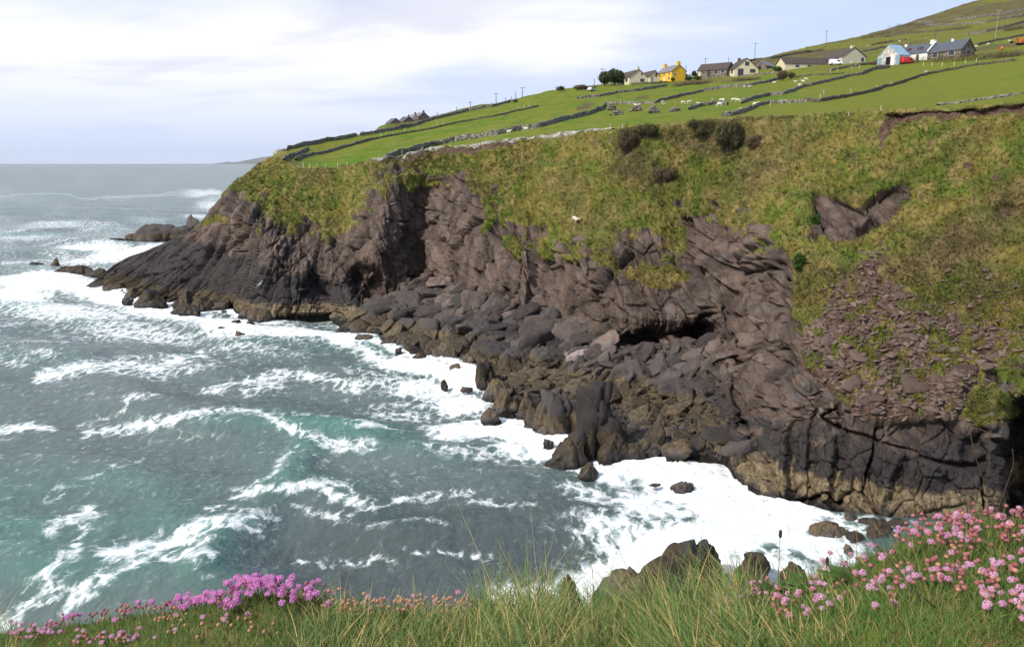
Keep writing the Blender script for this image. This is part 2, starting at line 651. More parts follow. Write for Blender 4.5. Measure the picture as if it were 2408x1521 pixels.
g = g + (streak * 2.0 + patch * 4.6) * np.exp(-(g / 3.6) ** 2) + streak * .3 + patch * 0.9
g += paint(PX, cy_, [
    (1580, 660, 75, 42, -5, 6.0), (1575, 585, 45, 30, 0, 2.2), (1420, 610, 40, 20, 0, 2), (1500, 640, 40, 22, 10, 3), (1340, 610, 30, 20, 0, 1.5), (1700, 520, 50, 20, 0, 2),
    (1855, 745, 60, 60, -50, 3.5), (1170, 545, 60, 40, -30, 2.5), (1150, 500, 20, 30, 0, 2), (1240, 575, 60, 22, 10, 1.6),
    (960, 470, 16, 60, 14, 3.0), (990, 560, 10, 60, 10, 2.2), (1090, 510, 12, 30, 0, 2.0), (1085, 560, 14, 16, 0, 2), (1000, 430, 40, 12, 10, 2), (1395, 700, 8, 60, 0, 2.5), (1215, 610, 14, 30, 0, 1.6),
    (1960, 500, 66, 50, 30, -17), (2090, 466, 80, 28, -28, -20), (2050, 518, 100, 22, -28, -18), (1945, 545, 62, 20, -30, -13),
    (1200, 535, 26, 14, -10, -2.5), (1320, 505, 26, 12, 0, -3), (1450, 490, 20, 16, 0, -2.4), (1590, 480, 22, 14, 0, -2.6), (1690, 478, 24, 16, 0, -2.6),
    (600, 640, 500, 130, 0, -1.5), (1850, 700, 18, 40, 0, -2),
    (560, 470, 22, 16, 0, -2.2), (640, 470, 18, 10, 0, -2.0), (520, 470, 20, 10, 0, -1.5), (700, 470, 16, 12, 0, -1.6),
    (2320, 960, 60, 50, 0, 8), (2400, 760, 120, 70, 0, 4), (2100, 760, 50, 14, 10, 3), (2260, 860, 24, 40, 20, 3), (2000, 830, 24, 12, -40, 3), (2180, 820, 30, 26, 0, 1.5)])
grass = sstep(g, -0.4, 0.7)
scree_poly = [(1895, 770), (1960, 690), (2050, 598), (2090, 600), (2060, 650), (2110, 690), (2200, 730), (2290, 745), (2420, 790), (2420, 850), (2330, 880), (2270, 920), (2250, 985), (2010, 985), (1930, 905), (1875, 835)]
scr = polyw(wx + 26 * patch, wy + 22 * patch + 10 * streak, scree_poly, 20)
gin = sstep(patch + .5 * streak + .22 * sstep(PX, 2080, 2280) - .04, 0.02, 0.16)
soil = np.clip(scr * (1 - gin), 0, 1)
soil = np.maximum(soil, ov * sstep(below, 4, 8) * (1 - sstep(below, 15 + 6 * streak + 9 * sstep(PX, 2060, 2100), 26 + 8 * streak + 13 * sstep(PX, 2060, 2100))))
soil = np.maximum(soil, (0.6 + 1.1 * streak + .6 * patch) * paint(wx, wy, [(2098, 298, 14, 30, 25, 1.3), (2078, 335, 12, 22, 25, 1.3), (1985, 285, 9, 9, 0, .9), (1420, 332, 40, 12, -10, .7), (1035, 420, 120, 8, 0, .5), (930, 400, 26, 14, 0, .8), (2340, 425, 20, 12, 0, .8), (2370, 500, 30, 14, -20, .9),
                                        (620, 460, 14, 10, 0, .7), (2290, 480, 16, 26, 10, .7), (690, 390, 16, 12, 0, .9), (2190, 345, 20, 8, -20, .6)]))
soil = np.maximum(soil, sstep(patch + .25 * streak, .42, .60) * (.35 + .65 * sstep(PX, 1850, 2100)) * sstep(below, 12, 30) * (cy_ < yG[None] - 20))
soil = np.clip(soil, 0, 1) * sstep(cy_, 1010, 985)
grass = np.clip(np.where(scr > 0.02, np.maximum(grass * (1 - scr), gin * scr), grass), 0, 1) * (1 - soil)
grass *= sstep(Pc[..., 2], 3.5, 6.0)
# bracken / bramble (brown) on the turf
bram = np.clip(paint(PX, cy_, [(1480, 370, 40, 70, 25, 1.0), (1530, 420, 60, 50, 20, .8), (1700, 330, 70, 45, -15, .9), (1770, 420, 90, 40, -20, .5), (1620, 330, 60, 30, -10, .6),
                               (2300, 560, 120, 60, -25, .9), (2380, 470, 70, 50, 0, .8), (2150, 640, 120, 40, -20, .7), (2350, 680, 90, 40, 0, .7), (2250, 720, 90, 30, 10, .7), (2200, 560, 60, 40, -30, .4), (2340, 960, 90, 70, 0, .5)]) + patch * 0.45, 0, 1)
# dark lichen band of the exposed tip and surf zone
darkz = np.clip(np.interp(PXC, [196, 480, 560, 640, 760, 830, 900, 1200, 1640, 1740, 1790, 1830, 2950], [11, 10, 9, 8, 5.5, 4.0, 1.5, 3.5, 3.5, 3.5, 4.4, 5.0, 6.5])[None] - Pc[..., 2] + 2.2 * patch + 1.2 * streak, -2, 2) * 0.25 + 0.5
beach = np.zeros(cy_.shape)
inb = (sstep(PX, 815, 850) * (1 - sstep(PX, 1735, 1760)))
t_ = np.clip((yW[None] - cy_) / np.maximum(yW - yF, 1)[None], 0, 2)
beach = inb * (1 - sstep(t_, 0.98, 1.08))

# --- normals of the base and displacement
def grid_normals(P):
    du = np.gradient(P, axis=1)
    dv = np.gradient(P, axis=0)
    n = np.cross(du, dv)
    n /= np.linalg.norm(n, axis=-1, keepdims=True) + 1e-9
    return n


N0 = grid_normals(blur_rows(Pc, 9))
N0 = blur_rows(N0, 6)
N0 /= np.linalg.norm(N0, axis=-1, keepdims=True) + 1e-9
shear = np.interp(PXC, [196, 480, 600, 800, 950, 2950], [-1.1, -0.7, -0.2, 0.25, 0.32, 0.12])[None]
warp = np.stack([fbm(Pc / 9.0, 3, 0.5, 41), fbm(Pc / 9.0, 3, 0.5, 42), fbm(Pc / 9.0, 3, 0.5, 43)], -1)
Q = Pc + warp * 0.45
Q[..., 0] += shear * Pc[..., 2]
near = sstep(PXC, 1700, 1800)[None]
def rockdisp(sc, ez, seed):
    nw = sstep(PXC, 1690, 1800)[None] * sstep(cy_, 890, 985)
    ey, ezz = 4.0 - 2.9 * nw, ez - (ez - 1.25) * nw
    return worley(np.stack([Q[..., 0] / sc, (Q[..., 1] - 57.0) / (sc * ey), Q[..., 2] / (sc * ezz)], -1), seed)
a1, a2, ar, at = rockdisp(6.0, 2.8, 51)
b1, b2, br, bt = rockdisp(2.2, 3.6, 61)
c1, c2, cr, ct = rockdisp(0.85, 3.2, 71)
e1, e2, er, et = rockdisp(0.36, 2.2, 75)
rw = 1 - np.clip(grass * 0.9 + soil * 0.9, 0, 1)
rw_b = blur_rows(rw[..., None], 3)[..., 0]
near_soft = 1 - 0.45 * near * sstep(cy_, 960, 1000)
rock_d = 1.3 * at + 1.5 * (ar - 0.5) - 1.3 * (1 - sstep(a2 - a1, 0.0, 0.055))
rock_d += (0.75 * bt + 0.95 * (br - 0.5) - 0.85 * (1 - sstep(b2 - b1, 0.0, 0.075))) * near_soft
rock_d += (0.42 * ct + 0.38 * (cr - 0.5) - 0.34 * (1 - sstep(c2 - c1, 0.0, 0.11))) * near_soft
rock_d += (0.14 * et + 0.13 * (er - 0.5)) * near_soft
rock_d += 0.14 * fbm(Pc / 0.7, 4, 0.6, 81)
gully = fbm(np.stack([(Pc[..., 0] + .25 * Pc[..., 2]) / 3.6, Pc[..., 1] / 16, Pc[..., 2] / 13], -1), 4, .55, 97, ridged=True)
turf_d = 1.25 * fbm(Pc / 5.5, 4, 0.55, 91) + 0.9 * gully + 0.62 * fbm(Pc / np.array([1.6, 1.6, 0.8]), 4, 0.6, 92, ridged=True)
scr_d = 0.5 * fbm(Pc / 1.2, 5, 0.6, 95) + 0.25 * (b2 - b1)
far_k = np.interp(cY, [50, 150], [0.75, 1.0])
D = far_k * (rock_d * rw_b * (1 - 0.75 * beach) * (1 - 0.6 * scr) + turf_d * (1 - rw_b) + scr_d * scr)
rowi = np.arange(NR)[:, None]
lipw = sstep(rowi, NR - 9, NR - 1)
wat = sstep(rowi, 0, 14)
tipfade = sstep(PX, 196, 250)


def lump(P):
    return 0.22 * fbm(P / 6.0, 3, 0.5, 101) + 0.10 * fbm(P / 1.4, 3, 0.5, 102)


ND = N0.copy()
ND[..., 2] *= 1 - 0.75 * rw_b
ND /= np.linalg.norm(ND, axis=-1, keepdims=True) + 1e-9
Pd = Pc + ND * (D * tipfade * (1 - lipw))[..., None]
Pd[..., 2] += lump(Pc) * lipw
# underwater skirt
sk = []
for k, (dy_, dz_) in enumerate([(-6.0, -4.0), (-2.5, -2.2), (-1.0, -0.9)]):
    s = Pc[0].copy()
    r_ = np.linalg.norm(s[:, :2], axis=1, keepdims=True)
    s[:, :2] *= (r_ + dy_) / r_
    s[:, 2] = dz_
    sk.append(s)
sk = np.stack(sk)
Vc = np.concatenate([sk, Pd])
def padr(a, v=0.0):
    return np.concatenate([np.full((3, NCOL), v), a])
me = np_mesh("cliff", Vc.reshape(-1, 3), grid_faces(NR + 3, NCOL))
set_attr(me, 'mask', np.stack([padr(grass), padr(soil), padr(cr * .5 + br * .5, .5), padr(bram)], -1).reshape(-1, 4))
set_attr(me, 'mask2', np.stack([padr(darkz, 1.0), padr(beach), padr(np.interp(PXC, [196, 520, 590, 640, 815, 860, 1690, 1740, 2950], [.15, .2, .6, 1.0, 1.0, .2, .4, 1.0, 1.0])[None] * np.ones_like(cy_)), padr(scr)], -1).reshape(-1, 4))
CLIFF_ME = me

# --- fields above the lip
def brow(n0, n1, n2):
    return lerp_rows([(yL0, YL, yT, YT, n0, False), (yT, YT, yS, YS, n1, True)])
FS = slice(0, None)
fy_, fY_ = brow(150, 70, 0)
fy_ = fy_ + lipn[None] * np.exp(-(np.arange(fy_.shape[0])[:, None] / 5.0) ** 2)
# turf starts exactly at the lip of the cliff
PXf = np.broadcast_to(PXC[None], fy_.shape)
Pf = P3(PXf, fy_, fY_)
lumpf = lump(Pf)
lum = 1.0 + 1.3 * sstep(fY_, 330, 420)
Pf[..., 2] += lumpf * lum * sstep(PXf, 196, 260)
Pf[0] = Pd[-1]
bk = []
for dY, dz in ((6, -0.8), (25, -7.0), (90, -40), (260, -140)):
    s = Pf[-1].copy()
    s[:, 1] += dY
    s[:, 2] += dz
    bk.append(s)
Vf = np.concatenate([Pf, np.stack(bk)])
# land colour: improved pasture low, rough heath on the hill
heath = (sstep(fY_, 322, 352) * .5 + sstep(fY_, 380, 450) * .45) * sstep(PXf, 1500, 1750)
heath = np.maximum(heath, np.clip(paint(PXf, fy_, [
    (*z1((60, 980)), 26, 9, -18, .9), (*z1((430, 1035)), 16, 5, -15, .7), (*z1((660, 885)), 22, 5, -12, .9), (*z1((1200, 730)), 60, 7, -6, .8), (*z1((1650, 690)), 60, 9, -4, .9),
    (*z3((2130, 405)), 10, 4, 0, .8), (*z1((300, 745)), 60, 6, -6, .6), (*z2((300, 720)), 60, 9, -8, .8), (*z2((150, 610)), 30, 6, 0, .8), (*z2((700, 590)), 30, 8, 0, .8),
    (*z2((1150, 690)), 60, 6, -8, .6), (*z2((2100, 590)), 90, 10, -6, .9), (2340, 112, 90, 8, -8, .8), (650, 372, 30, 14, 0, .6), (690, 390, 30, 14, 0, .6)]), 0, 1))
edge = 1 - sstep(np.arange(fy_.shape[0])[:, None] + 0 * fy_, 2, 9 + 5 * fbm(np.stack([PXf / 25, PXf * 0, PXf * 0], -1), 3, .5, 7))
edge = np.maximum(edge, 1 - sstep(PXf, 640, 700))
def padf(a, v=0.0):
    return np.concatenate([a, np.full((4, NCOL), v)])
mef = np_mesh("field", Vf.reshape(-1, 3), grid_faces(Vf.shape[0], NCOL))
set_attr(mef, 'mask', np.stack([padf(heath, 1.0), padf(edge), padf(fY_ * 0), padf(fY_ * 0)], -1).reshape(-1, 4))


def on_cliff(x, y):
    c = int(np.argmin(np.abs(PXC - x)))
    r = int(np.argmin(np.abs(cy_[:, c] - y)))
    return Pd[r, c], N0[r, c]


def on_field(x, y):
    c = int(np.argmin(np.abs(PXC - x)))
    r = int(np.argmin(np.abs(fy_[:, c] - y)))
    y0 = fy_[r, c]
    r2 = min(max(r + (1 if y < y0 else -1), 0), fy_.shape[0] - 1)
    if r2 != r and abs(fy_[r2, c] - y0) > 1e-6:
        t = min(max((y - y0) / (fy_[r2, c] - y0), 0), 1)
    else:
        t = 0
    return Pf[r, c] * (1 - t) + Pf[r2, c] * t


def ground(x, y):
    c = int(np.argmin(np.abs(PXC - x)))
    return on_field(x, y) if y <= yL[c] + 1 else on_cliff(x, y)[0]


# ------------------------------------------------------------------ terrain materials
def turf_color(nt, pos, bram=None):
    """olive cliff turf with straw, green and brown patches, evaluated in world space"""
    a = nt.noise(pos, 0.22, 5, 0.6)
    b = nt.noise(nt.map(pos, (1, 1, 0.5)), 0.55, 4, 0.60)
    c = nt.noise(nt.map(pos, (1, 1, .5)), 3.0, 4, 0.6)
    col = nt.mix(nt.step(a, 0.40, 0.60), (0.205, 0.178, 0.042), (0.120, 0.160, 0.024))
    col = nt.mix(nt.math('MULTIPLY', nt.step(nt.noise(pos, 0.085, 4, .55), 0.50, 0.62), 0.6), col, (0.165, 0.128, 0.048))
    col = nt.mix(nt.math('MULTIPLY', nt.step(b, 0.48, 0.66), 0.85), col, (0.300, 0.230, 0.080))
    col = nt.mix(nt.math('MULTIPLY', nt.step(b, 0.44, 0.30), 0.7), col, (0.055, 0.060, 0.016))
    if bram is not None:
        bc = nt.mix(nt.step(b, 0.4, 0.62), (0.085, 0.064, 0.030), (0.165, 0.125, 0.060))
        col = nt.mix(nt.math('MULTIPLY', bram, 0.8), col, bc)
    k = nt.math('MULTIPLY_ADD', c, 1.0, 0.5)
    return nt.mix(1.0, col, nt.n('ShaderNodeCombineColor', ins={0: k, 1: k, 2: k}).outputs[0], 'MULTIPLY'), c


def rock_color(nt, pos, rndv, dark, tidal=True, weed=0.0, tan=None):
    vs = nt.map(pos, (1, 1, 0.35))
    a = nt.noise(vs, 0.35, 6, 0.6)
    b = nt.noise(vs, 2.4, 8, 0.70, 0.0)
    col = nt.mix(nt.step(a, 0.36, 0.64), (0.080, 0.057, 0.046), (0.176, 0.126, 0.101))
    col = nt.mix(nt.step(nt.noise(pos, 0.6, 5), 0.55, 0.72), col, (0.140, 0.130, 0.120))
    k = nt.math('ADD', nt.math('MULTIPLY', rndv, 0.6), nt.math('MULTIPLY_ADD', b, 1.1, 0.12))
    col = nt.mix(1.0, col, nt.n('ShaderNodeCombineColor', ins={0: k, 1: k, 2: k}).outputs[0], 'MULTIPLY')
    stain = nt.step(nt.noise(nt.map(pos, (1, 1, 0.12)), 0.8, 6, 0.65), 0.50, 0.70)
    col = nt.mix(nt.math('MULTIPLY', stain, 0.55), col, (0.045, 0.036, 0.034))
    # wet black lichen belt
    dk = nt.mix(b, (0.022, 0.019, 0.019), (0.085, 0.072, 0.068))
    col = nt.mix(dark, col, dk)
    if tidal:
        z = nt.n('ShaderNodeSeparateXYZ', ins={0: pos}).outputs[2]
        zz = nt.math('ADD', z, nt.math('MULTIPLY_ADD', nt.noise(nt.map(pos, (1, 1, 0.3)), 0.7, 5), -2.4, 1.2))
        band = nt.math('MULTIPLY', nt.step(zz, 0.3, 0.9), nt.step(zz, 2.5, 2.0))
        barn = nt.mix(nt.step(b, 0.35, 0.65), (0.115 - 0.075 * weed, 0.082 - 0.053 * weed, 0.042 - 0.025 * weed), (0.34 - 0.225 * weed, 0.265 - 0.182 * weed, 0.165 - 0.120 * weed))
        if tan is not None:
            barn = nt.mix(tan, nt.mix(b, (0.040, 0.030, 0.018), (0.115, 0.084, 0.046)), barn)
        blot = nt.step(nt.noise(pos, 3.5, 3, 0.6), 0.60, 0.66)
        barn = nt.mix(blot, barn, (0.022, 0.018, 0.015))
        col = nt.mix(nt.math('MULTIPLY', band, 0.92), col, barn)
        col = nt.mix(nt.step(zz, 0.45, 0.05), col, (0.020, 0.017, 0.013))
    return col, b


def cliff_material():
    m, nt, out = new_mat("cliff_rock_and_turf")
    pos = nt.pos()
    m1 = nt.n('ShaderNodeSeparateColor', ins={0: nt.attr('mask').outputs['Color']})
    al = nt.attr('mask').outputs['Alpha']
    m2 = nt.n('ShaderNodeSeparateColor', ins={0: nt.attr('mask2').outputs['Color']})
    scr_a = nt.attr('mask2').outputs['Alpha']
    rc, b = rock_color(nt, pos, m1.outputs[2], nt.step(m2.outputs[0], 0.30, 0.70), tan=m2.outputs[2])
    tc, c = turf_color(nt, pos, al)
    lich = nt.math('MULTIPLY', nt.step(nt.noise(pos, 5.0, 3, 0.7), 0.70, 0.76), nt.math('SUBTRACT', 1.0, m2.outputs[0]))
    rc = nt.mix(nt.math('MULTIPLY', lich, 0.5), rc, (0.42, 0.40, 0.36))
    nz = nt.noise(pos, 1.7, 6, 0.7)
    sc_ = nt.mix(nt.step(nz, 0.35, 0.65), (0.072, 0.042, 0.028), (0.165, 0.104, 0.074))
    gm = nt.step(nt.math('ADD', m1.outputs[0], nt.math('MULTIPLY_ADD', nz, 0.9, -0.45)), 0.35, 0.65)
    col = nt.mix(gm, rc, tc)
    col = nt.mix(nt.step(nt.math('ADD', m1.outputs[1], nt.math('MULTIPLY_ADD', nz, 0.7, -0.35)), 0.40, 0.60), col, sc_)
    crack = nt.n('ShaderNodeTexVoronoi', feature='DISTANCE_TO_EDGE', ins={'Vector': nt.map(nt.vmath('ADD', pos, nt.vmath('SCALE', nt.noise(pos, 0.8, 4, col=True), None)), (1, 1, 0.45)), 'Scale': 0.55}).outputs['Distance']
    hgt = nt.math('ADD', nt.math('MULTIPLY', b, 0.9), nt.math('MULTIPLY', nt.noise(pos, 7.0, 5, 0.65), 0.45))
    n = nt.bump(hgt, 1.0, 0.35)
    rough = nt.mix(gm, nt.math('MULTIPLY_ADD', nt.step(m2.outputs[0], .3, .7), -0.25, 0.85), (0.95, 0.95, 0.95))
    principled(nt, out, col, rough, n, 0.2)
    return m


link("cliff", CLIFF_ME, cliff_material())
tag(COL.objects["cliff"], "steep dark purple rock and turf slope running round the bay", "cliff", kind="structure")


def field_material():
    m, nt, out = new_mat("pasture")
    pos = nt.pos()
    m1 = nt.n('ShaderNodeSeparateColor', ins={0: nt.attr('mask').outputs['Color']})
    a = nt.noise(pos, 0.03, 5, 0.6)
    b = nt.noise(nt.map(pos, (1, .5, 1), rot=(0, 0, .3)), 0.22, 6, 0.65)
    c = nt.noise(pos, 1.6, 5, 0.7)
    col = nt.mix(nt.step(a, 0.4, 0.6), (0.098, 0.158, 0.011), (0.138, 0.166, 0.016))
    col = nt.mix(nt.math('MULTIPLY', nt.step(b, 0.48, 0.62), 0.85), col, (0.170, 0.172, 0.028))
    col = nt.mix(nt.math('MULTIPLY', nt.step(nt.noise(pos, .09, 6, .7), 0.56, 0.66), 0.7), col, (0.115, 0.115, 0.028))
    col = nt.mix(nt.math('MULTIPLY', nt.step(b, 0.47, 0.36), 0.7), col, (0.066, 0.130, 0.012))
    hb = nt.noise(pos, 0.12, 6, 0.65)
    hc = nt.mix(nt.step(hb, 0.40, 0.60), (0.090, 0.066, 0.032), (0.120, 0.110, 0.034))
    hc = nt.mix(nt.step(c, 0.52, 0.64), hc, (0.190, 0.150, 0.070))
    hc = nt.mix(nt.step(nt.noise(nt.map(pos, (.4, 1, 1)), 0.35, 5, .7), 0.56, 0.66), hc, (0.050, 0.042, 0.022))
    col = nt.mix(nt.step(nt.math('ADD', m1.outputs[0], nt.math('MULTIPLY_ADD', hb, 0.9, -0.45)), 0.35, 0.60), col, hc)
    big = nt.noise(pos, 0.013, 2, .5)
    col = nt.mix(nt.math('MULTIPLY', nt.step(big, .46, .56), .75), col, (0.150, 0.160, 0.020))
    tc, _ = turf_color(nt, pos)
    col = nt.mix(nt.step(m1.outputs[1], 0.3, 0.7), col, tc)
    k = nt.math('MULTIPLY_ADD', c, 1.0, 0.5)
    col = nt.mix(1.0, col, nt.n('ShaderNodeCombineColor', ins={0: k, 1: k, 2: k}).outputs[0], 'MULTIPLY')
    principled(nt, out, col, 0.95, nt.bump(c, 0.6, 0.3), 0.1)
    return m


FIELD_M = field_material()
link("field", mef, FIELD_M)
tag(COL.objects["field"], "bright green sheep pasture sloping up to a brown hill", "field", kind="structure")

# the grassy knoll behind the seaward end of the long wall
kx = np.linspace(868, 1330, 120)
ky = np.interp(kx, [868, 880, 893, 910, 935, 960, 1000, 1060, 1130, 1200, 1260, 1330], [322, 309, 297, 291, 289, 286, 279, 262, 247, 240, 231, 224])
kz = np.linspace(0, 1, 24)[:, None]
kyy = (ky[None] + 26) * (1 - kz) + ky[None] * kz
kY2 = np.interp(kx, [868, 1000, 1330], [360, 385, 420])[None] + 40 * kz
Pk = P3(np.broadcast_to(kx, kyy.shape), kyy, kY2)
Pk[..., 2] += 0.5 * fbm(Pk / 8, 4, .5, 3)
bk = [Pk[-1] + np.array([0, 20, -3.0]), Pk[-1] + np.array([0, 90, -30.0])]
Vk = np.concatenate([Pk, np.stack(bk)])
mek = np_mesh("hill", Vk.reshape(-1, 3), grid_faces(Vk.shape[0], len(kx)))
hv = np.concatenate([np.full(kyy.shape, 0.45) + 0.4 * np.exp(-((kx[None] - 985) / 50) ** 2), np.full((2, len(kx)), .5)])
set_attr(mek, 'mask', np.stack([hv, hv * 0, hv * 0, hv * 0], -1).reshape(-1, 4))
tag(link("hill", mek, FIELD_M), "grassy knoll behind the far end of the pasture", "hill", kind="structure")


def knoll(x, y):
    c = int(np.argmin(np.abs(kx - x)))
    r = int(np.argmin(np.abs(kyy[:, c] - y)))
    return Pk[r, c]


# far island on the horizon
ix = np.linspace(520, 700, 70)
iy = np.interp(ix, [520, 535, 545, 560, 580, 600, 620, 650, 700], [384, 380.5, 382, 380, 377, 373, 369, 366, 360])
iY = 17500.0
top = P3(ix, iy, iY)
top[:, 2] += 8 * fbm(top / 150, 3, .5, 4)
rows = []
for t, dY in ((0.0, -820), (0.35, -500), (0.7, -200), (1.0, 0), (0.5, 400), (0.0, 800)):
    r = top.copy()
    r[:, 1] += dY
    r[:, 2] = np.maximum(top[:, 2], 0) * t - (12 if t == 0 else 0)
    rows.append(r)
mi = np_mesh("island", np.stack(rows).reshape(-1, 3), grid_faces(6, len(ix)))
tag(link("island", mi, simple_mat("far_island", (0.16, 0.16, 0.13), 0.9, 0.4, 0.01)), "faint grey island lying on the horizon", "island", kind="structure")

# =================================================================== SEA
def sea_rows():
    y = np.concatenate([[383.25, 383.6, 384.0, 384.6, 385.4], np.linspace(386.4, 470, 150), np.linspace(470.7, 1500, 880)[1:], np.linspace(1503, 1900, 40), [2400, 3300, 5500]])
    return y
sy = sea_rows()
sxp = np.concatenate([[-9000, -4500, -2500, -1500, -900, -500, -250], np.linspace(-120, 2440, 980), [2550, 2700, 3000, 3600, 4800, 9000]])
SY, SX = np.meshgrid(sy, sxp, indexing='ij')
dx, dy, dz = ray(SX, SY)
yy = np.minimum(Y_at_z(SX, SY, 0.0), 19000.0)
Ps = np.stack([dx / dy * yy, yy, np.zeros_like(yy)], -1)
dist = np.hypot(Ps[..., 0], Ps[..., 1])


def foam_lines(px, py, lines):
    s = np.zeros(px.shape)
    for pts, w, amp in lines:
        d = seg_dist(px, py, pts)
        s = np.maximum(s, (.80 - .25 * (1 - sstep(py, 470, 560))) * amp * np.exp(-(d / ((1.0 + .75 * sstep(py, 560, 900)) * w)) ** 2))
    return s


wv = fbm(np.stack([SX / 70, SY / 26, SX * 0], -1), 4, .55, 201)
wv2 = fbm(np.stack([SX / 50, SY / 20, SX * 0 + 4], -1), 4, .55, 202)
ux, uy = SX + wv * 26, SY + wv2 * 8
dens = np.zeros(SX.shape)
# surf: churned white water round the rocks (row, col, radii, tilt, strength)
for (cx, cy, rx, ry, rot, amp) in [
    (120, 665, 150, 24, 4, 1.0), (270, 700, 120, 20, 8, 1.05), (400, 738, 130, 26, 8, 1.05), (540, 772, 120, 26, 8, .95), (690, 782, 120, 22, 2, .85), (810, 800, 60, 22, 10, .85),
    (40, 690, 90, 34, 0, .85), (160, 735, 200, 26, 4, .62), (330, 780, 200, 24, 6, .50), (600, 818, 160, 14, 4, .40), (100, 648, 140, 10, 0, .9),
    (330, 592, 130, 16, -6, 1.05), (220, 580, 110, 14, 0, .75), (240, 612, 150, 14, 0, .6), (60, 560, 120, 10, 0, .45), (150, 530, 180, 10, 0, .45), (470, 510, 60, 8, 0, .5), (500, 480, 60, 20, 0, .5), (480, 455, 80, 10, 0, .5),
    (880, 836, 70, 18, 14, .75), (980, 862, 110, 24, 10, 1.0), (1080, 890, 80, 34, 10, 1.05), (1010, 915, 120, 22, 8, .75), (1085, 940, 80, 30, 0, .95), (1130, 1005, 120, 24, 0, 1.05), (1060, 1020, 60, 22, 0, .8),
    (1200, 985, 90, 40, 20, 1.05), (1250, 1030, 90, 36, 20, 1.1), (1330, 1050, 70, 44, 30, 1.1), (1230, 1060, 90, 24, 10, .8), (1410, 1100, 90, 36, 14, 1.1), (1560, 1100, 170, 40, 4, 1.1), (1660, 1150, 190, 60, 12, 1.1),
    (1760, 1225, 180, 60, 14, 1.15), (1860, 1215, 80, 50, 20, 1.15), (1900, 1290, 130, 40, 12, 1.0), (1980, 1250, 80, 30, 10, .6), (1640, 1290, 240, 60, -6, 1.1), (1480, 1340, 200, 44, -10, 1.05), (1300, 1395, 150, 40, -14, 1.05), (1200, 1400, 60, 40, 0, .8), (1700, 1370, 260, 60, 0, 1.1), (1430, 1420, 200, 60, 0, 1.05),
    (1530, 1200, 120, 50, 14, .80), (1450, 1260, 130, 44, 6, .62), (1380, 1170, 80, 30, 20, .6), (1120, 1070, 150, 20, 6, .45), (960, 965, 130, 18, 6, .45), (900, 900, 130, 16, 6, .42), (1750, 1150, 60, 30, 30, 1.0),
    (880, 1010, 80, 12, 6, .5), (400, 850, 200, 16, -4, .3),
    (2060, 1255, 90, 16, 6, .5), (1960, 1320, 80, 30, 0, .55),
]:
    a = math.radians(rot)
    X_, Y_ = ux - cx, uy - cy
    u = (X_ * math.cos(a) + Y_ * math.sin(a)) / rx
    v = (-X_ * math.sin(a) + Y_ * math.cos(a)) / ry
    dens = np.maximum(dens, amp * np.exp(-(u * u + v * v) ** 1.3))
# streaks of foam riding on the swell
lines = [
    ([(-20, 998), (60, 994), (110, 998)], 7, .80), ([(200, 1003), (300, 994), (400, 990), (480, 985), (560, 968), (620, 972)], 8, .66),
    ([(600, 972), (660, 1000), (720, 1030), (790, 1050), (870, 1052)], 9, .64), ([(640, 975), (760, 985), (860, 1000)], 7, .42),
    ([(90, 886), (180, 868), (280, 858), (370, 862), (440, 842), (475, 822)], 11, .75), ([(170, 880), (300, 872), (380, 880)], 9, .55), ([(360, 880), (440, 866), (520, 850)], 7, .5),
    ([(0, 852), (60, 845), (120, 838)], 8, .5), ([(300, 842), (380, 836), (470, 828)], 6, .45),
    ([(470, 915), (540, 898), (620, 878), (700, 876), (780, 888), (850, 905)], 8, .66), ([(575, 912), (620, 896), (665, 890)], 11, .62), ([(290, 952), (340, 945), (370, 940)], 7, .55), ([(180, 990), (280, 965), (330, 940)], 6, .34),
    ([(700, 1060), (660, 1090), (630, 1120), (560, 1150)], 8, .50), ([(540, 1155), (620, 1150), (700, 1150), (760, 1135), (830, 1150)], 8, .62), ([(760, 1150), (820, 1175), (880, 1190)], 9, .66), ([(860, 1192), (940, 1172), (1050, 1165), (1110, 1168)], 7, .52), ([(700, 1180), (760, 1200), (830, 1210)], 8, .5),
    ([(100, 1175), (220, 1120), (330, 1075)], 7, .36), ([(120, 1250), (200, 1200), (210, 1240), (180, 1300), (130, 1340), (90, 1390), (30, 1430), (-20, 1450)], 14, .62),
    ([(250, 1310), (320, 1298), (400, 1278), (470, 1250), (540, 1236), (590, 1225)], 17, .76), ([(430, 1270), (490, 1290), (470, 1330)], 12, .70), ([(330, 1300), (400, 1320), (490, 1322)], 12, .66), ([(260, 1320), (300, 1350), (330, 1320)], 10, .6), ([(170, 1410), (220, 1380), (280, 1350), (330, 1330)], 12, .66), ([(60, 1400), (150, 1390), (220, 1400)], 10, .55), ([(500, 1190), (560, 1200), (640, 1205)], 9, .52),
    ([(680, 1290), (760, 1300), (860, 1298), (930, 1300)], 5, .46), ([(870, 1240), (960, 1225), (1050, 1238)], 5, .40), ([(960, 1290), (1050, 1300), (1150, 1303)], 5, .44), ([(1100, 1180), (1180, 1190), (1260, 1200)], 7, .42),
    ([(-20, 462), (120, 458), (260, 470), (420, 462), (520, 455)], 3.4, .55), ([(180, 470), (300, 466), (500, 450)], 2.6, .62), ([(-20, 488), (120, 484), (300, 492)], 3, .42), ([(20, 545), (120, 528), (210, 522)], 5, .52), ([(200, 545), (330, 536), (440, 545)], 5, .5), ([(60, 575), (200, 560), (330, 556)], 5, .46),
    ([(0, 620), (120, 612), (230, 618)], 6, .6), ([(-20, 760), (60, 752), (150, 762)], 8, .45), ([(30, 805), (110, 812), (220, 800)], 7, .42), ([(820, 870), (880, 880), (930, 885)], 7, .5), ([(880, 940), (960, 935), (1040, 950)], 6, .45),
]
